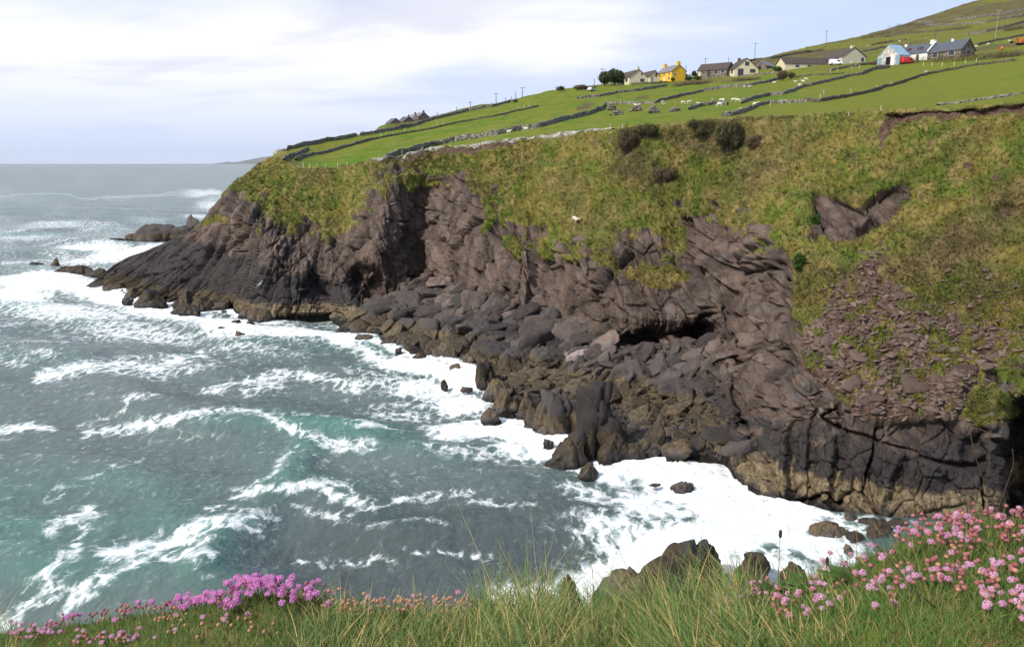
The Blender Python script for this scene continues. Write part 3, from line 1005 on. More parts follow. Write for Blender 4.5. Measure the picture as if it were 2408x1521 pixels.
dens = np.maximum(dens, foam_lines(ux, uy, lines))
dens = np.maximum(dens, np.clip(np.interp(SY, [383, 430, 600, 760, 900, 1521], [.0, .10, .28, .22, .10, .06]) + 0.16 * wv, 0, .45) * (1 - .8 * sstep(SX, 560, 760) * sstep(SY, 1130, 1230)))
# foam hugging the waterline of the cliff
wl = np.interp(SX, PXC, yW)
hug = np.exp(-((SY - wl - 4) / 10) ** 2) * ((SX > 205) & (SX < 2100))
dens = np.maximum(dens, 0.8 * hug * (1 - 0.6 * sstep(SX, 640, 680) * (1 - sstep(SX, 780, 820))) * (1 - 0.5 * sstep(SX, 1930, 2000)))

dens = np.where(dens > .8, .8 + (dens - .8) * .45 - .10 * np.clip(wv2, -1, 1), dens)
# waves: swell trains bending into the bay + wind chop
ph = 1.2 * fbm(Ps / 40.0, 2, .5, 210)
sw = np.zeros_like(dist)
for lam, ang, amp in ((26, 62, .42), (17, 78, .26), (11, 48, .17), (7.5, 95, .10)):
    kx_, ky_ = math.cos(math.radians(ang)) * 2 * math.pi / lam, math.sin(math.radians(ang)) * 2 * math.pi / lam
    w_ = Ps[..., 0] * kx_ + Ps[..., 1] * ky_ + ph * 3
    s_ = np.sin(w_)
    sw += amp * (np.abs(s_ * .5 + .5) ** 1.4 * 2 - 1) * (1 - sstep(dist, lam * 14, lam * 30))
P2 = Ps.copy()
a_ = math.radians(20)
P2[..., 0], P2[..., 1] = Ps[..., 0] * math.cos(a_) + Ps[..., 1] * math.sin(a_), -Ps[..., 0] * math.sin(a_) + Ps[..., 1] * math.cos(a_)
chop = 0.13 * fbm(P2 / np.array([3.6, 1.9, 1.0]), 4, .55, 220, ridged=True) * (1 - sstep(dist, 120, 260))
surf = sstep(dens, .6, 1.0) * (0.48 * fbm(Ps / 2.2, 4, .6, 230) + 0.14) * (1 - sstep(dist, 160, 320))
# the standing wave breaking off the foreground bank
cr_d = seg_dist(SX, SY, [(470, 1330), (560, 1230), (660, 1140), (720, 1060)])
sw += 0.55 * np.exp(-(cr_d / 45) ** 2)
Ps[..., 2] = sw + chop + surf
Ps[..., 2] -= 1.6 * sstep(wl - SY, 6, 22) * sstep(SX, 830, 880) * (1 - sstep(SX, 2350, 2420))
mes = np_mesh("sea", Ps.reshape(-1, 3), grid_faces(len(sy), len(sxp), flip=True))
set_attr(mes, 'foam', dens.ravel())


def sea_material():
    m, nt, out = new_mat("sea_water")
    pos = nt.pos()
    flat = nt.map(pos, (1, 1, 0))
    d = nt.attr('foam').outputs['Fac']
    wp = nt.vmath('ADD', nt.map(flat, (1, .62, 1), rot=(0, 0, math.radians(-20))), nt.vmath('MULTIPLY', nt.noise(flat, 0.35, 4, .6, col=True), (2.2, 2.2, 0)))
    n = nt.noise(wp, 1.25, 10, 0.68, 0.3)
    lace = nt.n('ShaderNodeTexVoronoi', feature='DISTANCE_TO_EDGE', ins={'Vector': nt.vmath('ADD', wp, nt.vmath('MULTIPLY', nt.noise(wp, 1.6, 4, .65, col=True), (1.1, 1.1, 0))), 'Scale': 0.85}).outputs['Distance']
    lc = nt.step(lace, 0.30, 0.0)
    t = nt.math('ADD', nt.math('MULTIPLY', n, 0.75), nt.math('MULTIPLY', lc, 0.20))
    t = nt.math('ADD', t, nt.math('MULTIPLY', d, 0.62))
    t = nt.math('ADD', t, nt.math('MULTIPLY_ADD', nt.noise(wp, 4.5, 5, 0.7), 0.5, -0.25))
    f = nt.step(t, 0.66, 0.98)
    thin = nt.step(t, 0.56, 0.84)
    # body of the water, greener in the thin crests, milky where air is churned in
    z = nt.n('ShaderNodeSeparateXYZ', ins={0: pos}).outputs[2]
    body = nt.mix(nt.step(z, -0.3, 0.7), (0.098, 0.142, 0.136), (0.082, 0.190, 0.155))
    body = nt.mix(nt.step(nt.noise(flat, 0.03, 4), .4, .6), body, (0.112, 0.146, 0.142))
    sp_ = nt.n('ShaderNodeSeparateXYZ', ins={0: pos})
    cliff_refl = nt.math('MULTIPLY', nt.step(nt.math('ADD', sp_.outputs[1], nt.math('MULTIPLY', nt.noise(flat, .06, 3), 14.0)), 72.0, 56.0), nt.step(sp_.outputs[0], -24.0, -10.0))
    body = nt.mix(nt.math('MULTIPLY', cliff_refl, .75), body, (0.058, 0.070, 0.072))  # dark reflection of the cliff painted into the near water colour
    body = nt.mix(nt.math('MULTIPLY', nt.step(d, 0.35, 1.0), 0.8), body, (0.26, 0.42, 0.38))
    body = nt.mix(nt.math('MULTIPLY', thin, 0.28), body, (0.38, 0.48, 0.46))
    wavy = nt.map(flat, (1, 0.55, 1), rot=(0, 0, math.radians(-25)))
    rip = nt.math('ADD', nt.noise(wavy, 1.0, 6, 0.60), nt.math('MULTIPLY', nt.noise(wavy, 0.16, 4, 0.55), 2.0))
    nrm = nt.bump(rip, 0.36, 0.7)
    w = principled(nt, None, body, 0.16, nrm, 0.5, IOR=1.33)
    fo = principled(nt, None, nt.mix(n, (0.80, 0.84, 0.86), (0.95, 0.95, 0.95)), 0.8, nt.bump(n, 0.5, 0.25), 0.2)
    mx = nt.n('ShaderNodeMixShader', ins={0: f})
    df = nt.n('ShaderNodeBsdfDiffuse', ins={'Color': body, 'Normal': nrm})
    wm = nt.n('ShaderNodeMixShader', ins={0: 0.38})
    nt.t.links.new(w.outputs[0], wm.inputs[1])
    nt.t.links.new(df.outputs[0], wm.inputs[2])
    nt.t.links.new(wm.outputs[0], mx.inputs[1])
    nt.t.links.new(fo.outputs[0], mx.inputs[2])
    nt.t.links.new(mx.outputs[0], out.inputs[0])
    return m


tag(link("sea", mes, sea_material()), "grey green sea with white surf breaking on the rocks", "sea", kind="structure")

# =================================================================== ROCKS
def ico(sub):
    bm = bmesh.new()
    bmesh.ops.create_icosphere(bm, subdivisions=sub, radius=1.0)
    V = np.array([v.co[:] for v in bm.verts], np.float32)
    F = np.array([[v.index for v in f.verts] for f in bm.faces], np.int32)
    bm.free()
    return V, F


ICO = {k: ico(k) for k in (2, 3, 4, 5)}


def rock_np(seed, dims, sub=4, planes=11, p=24, peak=0.0, lean=(0, 0), rough=0.10, slab=False, chip=1.0):
    """faceted boulder: soft minimum over random cleavage planes, then chipped by noise"""
    r = np.random.RandomState(seed)
    V, F = ICO[sub]
    n = r.normal(size=(planes, 3))
    if slab:
        n[:4] = [[0, 0, 1], [0, 0, -1], [.2, .1, 1], [-.15, .1, -1]]
    n /= np.linalg.norm(n, axis=1, keepdims=True)
    d = r.uniform(0.72, 1.0, planes)
    dot = np.maximum(V @ n.T, 1e-3) / d
    R = (dot ** p).sum(1) ** (-1.0 / p)
    R = np.minimum(R, 1.45)
    X = V * R[:, None]
    zc_ = np.clip(X[:, 2:3], -0.3, 1)
    X[:, 0:1] = X[:, 0:1] * (1 - 0.62 * peak * zc_) + r.uniform(-.35, .35) * peak * zc_
    X[:, 1:2] *= (1 - 0.5 * peak * zc_)
    X[:, 0] += lean[0] * X[:, 2]
    X[:, 1] += lean[1] * X[:, 2]
    X = X * np.array(dims)
    m = float(np.mean(dims))
    off = r.uniform(0, 90, 3)
    nn = V + (R[:, None] - 1) * V
    q = X / (m * 0.55) + off
    w1, w2, wr, wt_ = worley(q / np.array([1, 1, 1.8]), seed)
    k = chip * m * (rough * fbm(X / (m * 0.7) + off, 4, 0.55, seed) + 0.17 * wt_ + 0.09 * (wr - .5) - 0.08 * (1 - sstep(w2 - w1, 0, .08)))
    X = X + V * k[:, None]
    return X, F


def rock_material(name, tidal=True, dark=0.6, weed=0.0, top=11.0):
    m, nt, out = new_mat(name)
    pos = nt.pos()
    r = nt.n('ShaderNodeObjectInfo').outputs['Random']
    z = nt.n('ShaderNodeSeparateXYZ', ins={0: pos}).outputs[2]
    col, b = rock_color(nt, pos, r, nt.math('MULTIPLY', nt.step(nt.math('ADD', z, nt.math('MULTIPLY', r, 3.5)), top, top - 7.0), dark), tidal, weed)
    kk = nt.math('MULTIPLY_ADD', nt.math('FRACT', nt.math('MULTIPLY', r, 7.31)), 1.0, 0.55)
    col = nt.mix(1.0, col, nt.n('ShaderNodeCombineColor', ins={0: kk, 1: kk, 2: kk}).outputs[0], 'MULTIPLY')
    h = nt.math('ADD', nt.math('MULTIPLY', b, 0.8), nt.math('MULTIPLY', nt.noise(pos, 6.0, 5, 0.65), 0.4))
    wet = nt.step(z, 2.2, 0.4)
    principled(nt, out, col, nt.math('MULTIPLY_ADD', wet, -0.35, 0.8), nt.bump(h, 0.8, 0.22), 0.3)
    return m


ROCK_SEA = rock_material("wet_sea_rock", True, 0.9, 1.0, 22.0)
ROCK_BEACH = rock_material("beach_boulder", True, 0.95, 1.0)


def beach_mat():
    m, nt, out = new_mat("pale_boulder")
    pos = nt.pos()
    b = nt.noise(pos, 2.5, 6, .65)
    principled(nt, out, nt.mix(b, (.17, .135, .12), (.40, .34, .315)), 0.85, nt.bump(b, .7, .2), .2)
    return m


PALE = beach_mat()


def px_m(x, y, Y):
    """metres per photo pixel at that depth"""
    return Y / FPX / (ray(x, y)[1])


def sea_rock(name, cx, by, w, h, seed, label, peak=0.2, cat="rock", group=None, sub=5, mat=None, z0=0.0, lean=(0, 0), depth=0.8, bumps=(), planes=13, chip=1.25):
    Y = float(Y_at_z(cx, by, z0))
    s = px_m(cx, by, Y)
    W_, D_ = w * s, w * s * depth
    Hh = max(0.35 * h * s, (h * s - 0.12 * D_) / 0.93)
    parts = []
    V, F = rock_np(seed, (W_ / 2 * 0.98, D_ / 2, Hh * 0.98), sub, planes=planes, p=18, peak=peak, lean=lean, chip=chip)
    parts.append((V, F))
    for i, (ox, oz, sc) in enumerate(bumps):
        V2, F2 = rock_np(seed + 31 + i, (W_ / 2 * sc, D_ / 2 * sc * 1.2, Hh * sc * 1.0), sub - 1 if sub > 4 else sub, peak=0.12)
        V2 = V2 + np.array([ox * W_ / 2, (i % 2 - .5) * D_ * .2, oz * Hh])
        parts.append((V2, F2))
    VV, FF, b = [], [], 0
    for V, F in parts:
        VV.append(V); FF.append(F + b); b += len(V)
    me = np_mesh(name, np.concatenate(VV), np.concatenate(FF))
    P = P3(cx, by, Y)
    o = link(name, me, mat or ROCK_SEA, loc=(P[0], P[1] + D_ * 0.42, z0 - 0.06 * Hh + (0.25 if name == 'surf_rock' else 0.0) + (0.25 if 343 <= seed <= 350 else 0.0)))
    return tag(o, label, cat, group)


SR = [
    # islets and skerries off the point
    ("skerry", 372, 566, 150, 44, 301, "dark humped skerry in the surf beyond the headland tip", .15, dict(depth=.35, bumps=((-.75, .0, .38), (.2, .35, .5), (.75, .45, .45)))),
    ("skerry", 452, 552, 70, 36, 302, "flat topped dark skerry touching the back of the headland", .05, dict(depth=.5)),
    ("skerry", 76, 625, 30, 11, 303, "outermost tiny black rock far left in the foam", .2, dict(bumps=((.8, 0, .5),))),
    ("sea_stack", 128, 629, 24, 21, 404, "squat rounded stack standing on the long low reef", .05, {}),
    ("reef", 170, 645, 112, 22, 305, "long low brown reef running out from the headland tip", .05, dict(depth=.25, bumps=((-.8, .1, .3), (-.3, .2, .4), (.3, .2, .4)))),
    ("reef", 228, 652, 64, 24, 306, "short dark reef joining the long reef to the headland", .1, dict(depth=.4)),
    ("skerry", 272, 564, 44, 5, 307, "thin flat rock barely awash in front of the humped skerry", .0, dict(depth=.3)),
    ("surf_rock", 339, 722, 64, 32, 308, "jagged black rock in white surf under the tip slabs", .45, dict(bumps=((.6, .0, .45), (-.6, -.1, .45)))),
    ("surf_rock", 297, 712, 24, 15, 309, "small rounded rock with surf pouring over it near the tip", .2, {}),
    ("surf_rock", 433, 741, 58, 26, 310, "low sloping wet rock in front of the headland, surf behind it", .3, dict(lean=(.3, 0))),
    ("surf_rock", 431, 724, 50, 28, 311, "brown notched rock between surf and the headland foot", .25, dict(bumps=((-.5, .1, .5),))),
    ("surf_rock", 612, 757, 46, 38, 312, "upright cracked rock at the corner of the headland foot", .3, dict(bumps=((-.6, .0, .6),))),
    ("surf_rock", 553, 771, 28, 18, 313, "pointed rock, largest of the offshore group in the foam", .4, {}),
    ("surf_rock", 530, 767, 14, 9, 314, "small point of rock left of the pointed offshore rock", .3, {}),
    ("surf_rock", 515, 784, 24, 13, 315, "low brown rock leaning left in thin foam", .3, dict(lean=(.4, 0))),
    ("surf_rock", 561, 799, 26, 17, 316, "lone rock nearest the open water, foam trailing right", .3, {}),
    ("surf_rock", 525, 738, 16, 4, 317, "sliver of rock awash in white water", .0, {}),
    ("surf_rock", 390, 700, 40, 18, 318, "shelving wet slab at the waterline of the tip", .2, dict(depth=1.2)),
    ("surf_rock", 302, 702, 34, 20, 360, "low black rock streaked with draining surf left of the shelving slab", .25, {}),
    ("surf_rock", 368, 712, 34, 18, 361, "black rock between the jagged rock and the shelving slab", .3, {}),
    ("surf_rock", 470, 730, 52, 30, 362, "dark shelving rock under the highest black slabs of the tip", .2, dict(depth=1.0)),
    ("surf_rock", 520, 728, 40, 26, 363, "dark rock in surf, left of the upright cracked rock", .3, {}),
    ("surf_rock", 575, 745, 34, 20, 364, "small dark rock touching the left side of the upright cracked rock", .3, {}),
    ("surf_rock", 590, 770, 18, 10, 365, "tiny black rock right of the pointed offshore rock", .2, {}),
    ("surf_rock", 860, 806, 40, 20, 366, "black wet rock at the left corner of the boulder beach", .2, {}),
    ("surf_rock", 985, 846, 30, 16, 367, "black rock in surf midway along the boulder beach", .2, {}),
    ("surf_rock", 1255, 1000, 40, 40, 368, "brown weedy rock at the left foot of the peaked outcrop", .35, {}),
    ("surf_rock", 255, 690, 46, 24, 319, "blunt rock at the very end of the headland", .25, {}),
    # rocks along the boulder beach
    ("surf_rock", 936, 833, 20, 14, 320, "black rock with surf curling behind it by the boulder beach", .2, {}),
    ("surf_rock", 1069, 851, 22, 20, 321, "narrow upright rock at the beach edge", .3, {}),
    ("surf_rock", 1103, 859, 34, 26, 322, "barnacled rock at the beach edge with a wet black foot", .3, dict(bumps=((-.6, 0, .5),))),
    ("surf_rock", 1070, 879, 28, 16, 323, "domed brown rock alone in white water", .1, {}),
    ("surf_rock", 1046, 913, 13, 17, 324, "thin leaning rock standing in foam", .3, dict(lean=(-.3, 0))),
    ("surf_rock", 1099, 922, 29, 8, 325, "low flat rock awash in foam", .0, {}),
    ("surf_rock", 1142, 915, 46, 68, 326, "tall pointed brown rock at the left end of the outcrops", .5, {}),
    ("surf_rock", 1176, 940, 80, 46, 327, "broad dark barnacled rock below the tall pointed rock", .12, {}),
    ("surf_rock", 1197, 897, 56, 56, 328, "brown wedge of rock behind the broad barnacled rock", .4, {}),
    ("surf_rock", 1184, 975, 64, 44, 329, "pale brown rock with a horn at its right end", .25, dict(bumps=((.7, .35, .45),))),
    ("surf_rock", 1154, 998, 50, 38, 330, "rounded bun shaped rock at the edge of the open water", .05, {}),
    ("surf_rock", 1234, 988, 44, 46, 331, "dark weedy rock with surf draining off it", .4, dict(bumps=((.4, -.3, .6),))),
    ("surf_rock", 1250, 940, 50, 16, 332, "low black ledge in the channel between outcrops", .0, {}),
    ("rock_outcrop", 1310, 1022, 116, 104, 333, "great brown peaked outcrop rising from the surf", .34, dict(depth=.7, planes=16, chip=2.1, bumps=((-.5, -.1, .5), (.45, .0, .55), (.1, .3, .42)))),
    ("rock_outcrop", 1412, 1076, 136, 176, 334, "tallest dark outcrop with a sharp ridge above the cove mouth", .5, dict(depth=.6, planes=16, chip=2.2, lean=(-.12, .3), bumps=((.5, -.1, .5), (-.5, -.05, .45), (.15, .3, .4)))),
    ("surf_rock", 1292, 1017, 26, 22, 335, "small fang of rock at the foot of the peaked outcrop", .5, {}),
    ("surf_rock", 1342, 1097, 96, 60, 336, "domed weedy rock streaming with white water", .15, dict(bumps=((.55, -.3, .5),))),
    ("surf_rock", 1290, 1056, 28, 18, 337, "low rock just left of the streaming dome", .15, {}),
    ("surf_rock", 1381, 1132, 46, 30, 338, "brown rock at the seaward end of the reef, foam all round", .35, {}),
    ("surf_rock", 1434, 1086, 64, 56, 339, "rough brown rock in surf below the tallest outcrop", .3, {}),
    ("surf_rock", 1490, 1083, 40, 40, 340, "dark slab leaning on the tallest outcrop at the cove mouth", .3, dict(lean=(-.3, 0))),
    ("surf_rock", 1607, 1156, 56, 15, 341, "sloping dark rock breaking the foam of the cove", .25, dict(lean=(.4, 0), depth=.5)),
    ("surf_rock", 1540, 1151, 24, 6, 342, "faint rock awash left of the sloping dark rock", .0, {}),
    # foot of the right hand rock wall
    ("surf_rock", 1964, 1279, 82, 30, 343, "smooth black boulder, broadest under the rock wall", .12, {}),
    ("surf_rock", 2015, 1292, 44, 24, 344, "brown wedge boulder in front of the smooth black one", .2, {}),
    ("surf_rock", 2074, 1285, 70, 36, 345, "wet black boulder pile end by the pink flowers", .15, dict(bumps=((-.4, .2, .5),))),
    ("surf_rock", 1925, 1259, 22, 15, 346, "small brown rock where the white water ends", .2, {}),
    ("surf_rock", 2040, 1252, 36, 16, 347, "dark boulder tucked under the overhung rock wall", .1, {}),
    ("surf_rock", 2116, 1265, 62, 28, 348, "black boulder farthest right under the rock wall", .1, {}),
    ("surf_rock", 1996, 1318, 26, 24, 349, "boulder half hidden by flower heads", .2, {}),
    ("surf_rock", 2004, 1236, 36, 11, 350, "black ledge at the foot of the pale tide band", .0, {}),
    # below the foreground bank
    ("surf_rock", 1342, 1440, 60, 80, 351, "pointed grey rock poking up behind the long grass", .30, dict(planes=20)),
    ("surf_rock", 1480, 1410, 112, 62, 352, "sloping brown rock behind the grass, surf lapping its right end", .25, dict(lean=(.25, 0), bumps=((.55, .25, .4),))),
    ("surf_rock", 1636, 1405, 186, 112, 353, "big rounded dark rock with white water running down its left side", .04, dict(planes=22, bumps=((-.25, .42, .5), (.3, .35, .5), (-.72, .0, .5)))),
    ("surf_rock", 1776, 1390, 96, 106, 470, "sharp pyramid of dark rock next to the big rounded one", .42, dict(planes=22)),
    ("surf_rock", 1866, 1380, 60, 50, 355, "low dark rock just left of the pink flowers", .2, {}),
]
for (nm, cx, by, w, h, sd, lab, pk, kw) in SR:
    sea_rock(nm, cx, by, w, h, sd, lab, pk, **kw)

# --- boulder beach: individual slabs
rr = np.random.RandomState(77)
variants = []
for i in range(16):
    el_ = rr.uniform(1.15, 1.9)
    V, F = rock_np(500 + i, (el_, rr.uniform(.8, 1.1), rr.uniform(.34, .62)), 4, planes=10, p=26, slab=True, rough=.06)
    variants.append(np_mesh("boulder", V, F))
    variants[-1].materials.append(ROCK_BEACH)
cands = []
zones = [
    ("upper", [(868, 722), (960, 684), (1030, 656), (1062, 664), (1100, 700), (1190, 730), (1200, 752), (1120, 748), (1040, 735), (930, 735)], 1.30, "dark angular slab in the heap piled against the cliff foot", "slabs heaped at the cliff foot"),
    ("lower", [(812, 766), (868, 726), (960, 738), (1120, 750), (1250, 752), (1330, 762), (1385, 800), (1300, 840), (1200, 860), (1110, 852), (1030, 842), (920, 815)], 1.15, "brown weedy boulder lying on the long boulder beach", "boulders of the long beach"),
    ("mid", [(1130, 860), (1220, 850), (1330, 800), (1420, 800), (1470, 830), (1480, 900), (1440, 960), (1330, 900), (1240, 935), (1180, 890)], 0.85, "boulder wedged among the brown outcrops between beach and cove", "boulders among the outcrops"),
    ("cove", [(1470, 828), (1540, 812), (1650, 806), (1735, 845), (1720, 890), (1660, 920), (1630, 985), (1480, 985), (1470, 900)], 0.62, "dark flat boulder on the floor of the cove under the overhang", "dark boulders of the cove floor"),
    ("tide", [(1490, 985), (1630, 985), (1700, 1000), (1745, 1035), (1730, 1072), (1640, 1075), (1500, 1070)], 0.60, "rounded tan boulder at the tide line of the cove", "rounded boulders at the cove tide line"),
]
nb = 0
placed = []
PALE_SPOTS = [(1363, 838, .72, "large pale pinkish boulder standing out on the dark beach"), (1322, 833, .5, "small pale boulder beside the large pale one"), (1043, 712, 1.4, "rounded grey boulder resting high on the slab heap"), (905, 722, 1.7, "broad sloping grey slab at the left end of the heap")]
for (zn, poly, sz, lab, grp) in zones:
    xs = [p[0] for p in poly]; ys = [p[1] for p in poly]
    tries = 0
    zc = {'upper': 55, 'lower': 115, 'mid': 62, 'cove': 78, 'tide': 46}[zn]
    got = 0
    while got < zc and tries < 6000:
        tries += 1
        x, y = rr.uniform(min(xs), max(xs)), rr.uniform(min(ys), max(ys))
        if not inside(np.array(x), np.array(y), poly):
            continue
        P, N = on_cliff(x, y)
        s = sz * float(np.clip(rr.lognormal(0, .38), .45, 2.1))
        if any((P[0] - q[0]) ** 2 + (P[1] - q[1]) ** 2 + (P[2] - q[2]) ** 2 < (0.78 * (s + q[3])) ** 2 for q in placed[-400:]):
            continue
        placed.append((P[0], P[1], P[2], s))
        o = link("boulder", variants[rr.randint(16)])
        o.location = (P[0], P[1], P[2] + 0.30 * s)
        o.rotation_euler = (rr.normal(0.25, .25), rr.normal(-0.35, .28), rr.normal(.5, .6))
        o.scale = (s, s * rr.uniform(.8, 1.15), s * rr.uniform(.8, 1.3))
        tag(o, lab, "boulder", grp)
        got += 1
for (x, y, s, lab) in PALE_SPOTS:
    P, N = on_cliff(x, y)
    me = variants[nb % 16].copy()
    me.materials.clear()
    o = link("boulder", me, PALE if nb < 2 else ROCK_BEACH, loc=P + np.array([0, -.6, .35 * s]), rot=(.2, -.3, .4), scale=(s, s, s * 1.5))
    tag(o, lab, "boulder")
    nb += 1

# --- scree slope: bigger stones one by one, rubble as a mass
stone_var = []
for i in range(8):
    V, F = rock_np(700 + i, (rr.uniform(1.1, 1.7), rr.uniform(.7, 1.), rr.uniform(.3, .5)), 3, planes=8, p=36, slab=True, rough=.03)
    stone_var.append((V, F))


def scree_mat():
    m, nt, out = new_mat("scree_stone")
    pos = nt.pos()
    a = nt.attr('tone').outputs['Fac']
    r = nt.n('ShaderNodeObjectInfo').outputs['Random']
    b = nt.noise(pos, 3.0, 6, .65)
    t = nt.math('ADD', nt.math('MULTIPLY', nt.math('ADD', a, r), .5), nt.math('MULTIPLY_ADD', b, .5, -.25))
    principled(nt, out, nt.mix(t, (.064, .043, .034), (.200, .144, .118)), 0.9, nt.bump(b, .7, .08), .2)
    return m


SCREE = scree_mat()
stone_me = []
for V, F in stone_var:
    me = np_mesh("stone", V, F)
    me.materials.append(SCREE)
    stone_me.append(me)
spoly = [(1885, 850), (1930, 760), (2010, 690), (2110, 690), (2290, 740), (2400, 790), (2330, 870), (2250, 980), (2010, 980), (1935, 910)]
got = 0
pl2 = []
while got < 120:
    x, y = rr.uniform(1880, 2405), rr.uniform(690, 985)
    if not inside(np.array(x), np.array(y), spoly):
        continue
    P, N = on_cliff(x, y)
    s = float(np.clip(rr.lognormal(-1.7, .5), .11, .75)) * (1.25 if y > 860 else 1.0)
    if any((P[0] - q[0]) ** 2 + (P[1] - q[1]) ** 2 < (s + q[2]) ** 2 for q in pl2):
        continue
    pl2.append((P[0], P[1], s))
    o = link("stone", stone_me[rr.randint(8)])
    o.location = P + np.array([0, -.05, .12 * s])
    o.rotation_euler = (rr.normal(.5, .3), rr.normal(0, .35), rr.uniform(-1, 1))
    o.scale = (s, s, s)
    tag(o, "flat brown stone lying loose on the scree slope above the rock wall", "stone", "loose stones on the scree")
    got += 1


def stone_mass(name, n, sampler, smin, smax, mat, sd, lift=.1, sub=2):
    r = np.random.RandomState(sd)
    tv = [rock_np(900 + i, (r.uniform(1.0, 1.6), r.uniform(.7, 1.), r.uniform(.35, .6)), sub, planes=8, p=30, slab=True, rough=.02) for i in range(6)]
    VV, FF, TT, b = [], [], [], 0
    while len(VV) < n:
        q = sampler(r)
        if q is None:
            continue
        P = q
        s = smin + (smax - smin) * r.uniform() ** 2.6
        V, F = tv[r.randint(6)]
        M = np.array(Matrix.Rotation(r.uniform(0, 6.28), 3, 'Z') @ Matrix.Rotation(r.normal(.3, .4), 3, 'X') @ Matrix.Rotation(r.normal(0, .4), 3, 'Y'))
        VV.append(V @ M.T * s + P + np.array([0, 0, lift * s]))
        FF.append(F + b)
        TT.append(np.full(len(V), r.uniform(0, 1)))
        b += len(V)
    me = np_mesh(name, np.concatenate(VV), np.concatenate(FF))
    set_attr(me, 'tone', np.concatenate(TT))
    o = link(name, me, mat)
    o['kind'] = 'stuff'
    return o


def samp_scree(r):
    x, y = r.uniform(1860, 2408), r.uniform(590, 985)
    c = int(np.argmin(np.abs(PXC - x))); k = int(np.argmin(np.abs(cy_[:, c] - y)))
    if r.uniform() > max(scr[k, c] * (0.2 + 0.8 * soil[k, c]), .10 * (x > 1900) * (y > 640) * (1 + patch[k, c] * 3)):
        return None
    return Pd[k, c]


o = stone_mass("scree", 3400, samp_scree, .025, .24, SCREE, 5)
tag(o, "brown stone rubble strewn down the earth slope on the right", "scree")


def samp_beach(r):
    x, y = r.uniform(820, 1745), r.uniform(660, 1080)
    c = int(np.argmin(np.abs(PXC - x))); k = int(np.argmin(np.abs(cy_[:, c] - y)))
    if beach[k, c] < .5 or Pd[k, c][2] < .3:
        return None
    return Pd[k, c]


o = stone_mass("shingle", 1500, samp_beach, .10, .40, ROCK_BEACH, 6, .05)
tag(o, "small dark stones filling the gaps between the beach boulders", "shingle")

# =================================================================== TURF TUFTS on the cliff slope
def turf_material():
    m, nt, out = new_mat("tufted_turf")
    pos = nt.pos()
    tc, c = turf_color(nt, pos, nt.attr('tuft').outputs['Fac'])
    t2 = nt.attr('tone').outputs['Fac']
    col = nt.mix(nt.math('MULTIPLY', nt.step(t2, .5, 1.0), .28), tc, (0.30, 0.235, 0.085))
    k = nt.math('MULTIPLY_ADD', t2, .35, .98)
    col = nt.mix(1.0, col, nt.n('ShaderNodeCombineColor', ins={0: k, 1: k, 2: k}).outputs[0], 'MULTIPLY')
    gn = nt.n('ShaderNodeNewGeometry').outputs['Normal']
    nn = nt.vmath('NORMALIZE', nt.vmath('ADD', nt.vmath('MULTIPLY', gn, (.18, .18, .18)), nt.attr('bend').outputs['Vector']))
    principled(nt, out, col, 0.9, nn, 0.1)
    return m


def tufts(n, sd):
    r = np.random.RandomState(sd)
    # choose cells with probability ~ grass cover
    w = grass ** 2 * np.where(PX < 2420, 1.0, .55) * (rowi > 20)
    idx = r.choice(w.size, n, p=(w / w.sum()).ravel())
    base = Pd.reshape(-1, 3)[idx]
    nrm = N0.reshape(-1, 3)[idx]
    bram_ = bram.reshape(-1)[idx]
    scale = np.interp(base[:, 1], [60, 160], [.22, .34]) * r.uniform(.5, 1.5, n)
    down = np.array([0, 0, -1]) + nrm * nrm[:, 2:3]
    down /= np.linalg.norm(down, axis=1, keepdims=True) + 1e-6
    nb_ = 5
    V = np.zeros((n, nb_, 3, 3))
    for k in range(nb_):
        d = nrm * r.uniform(.2, .7, (n, 1)) + down * r.uniform(.3, 1.0, (n, 1)) + r.normal(0, .30, (n, 3)) + np.array([0, 0, .15])
        d /= np.linalg.norm(d, axis=1, keepdims=True)
        side = np.cross(d, r.normal(size=(n, 3)))
        side /= np.linalg.norm(side, axis=1, keepdims=True) + 1e-6
        o_ = r.normal(0, .22, (n, 3)) * scale[:, None]
        L = scale[:, None] * r.uniform(.6, 1.2, (n, 1))
        wd = scale[:, None] * r.uniform(.06, .16, (n, 1))
        V[:, k, 0] = base + o_ - side * wd
        V[:, k, 1] = base + o_ + side * wd
        V[:, k, 2] = base + o_ + d * L
    F = np.arange(n * nb_ * 3).reshape(-1, 3)
    me = np_mesh("turf_grass", V.reshape(-1, 3), F, smooth=False)
    tone = np.repeat(np.clip(r.uniform(0, 1, n), 0, 1), nb_ * 3) * np.tile([.6, .6, 1.0], n * nb_)
    set_attr(me, 'tone', tone)
    av = me.attributes.new('bend', 'FLOAT_VECTOR', 'POINT')
    bnv = nrm + r.normal(0, .15, nrm.shape) + np.array([0, 0, .25])
    av.data.foreach_set('vector', np.repeat(bnv, nb_ * 3, 0).astype(np.float32).ravel())
    set_attr(me, 'tuft', np.repeat(bram_, nb_ * 3))
    o = link("turf_grass", me, turf_material())
    tag(o, "rough olive and straw coloured grass covering the cliff slope", "grass", kind="stuff")


tufts(60000, 3)

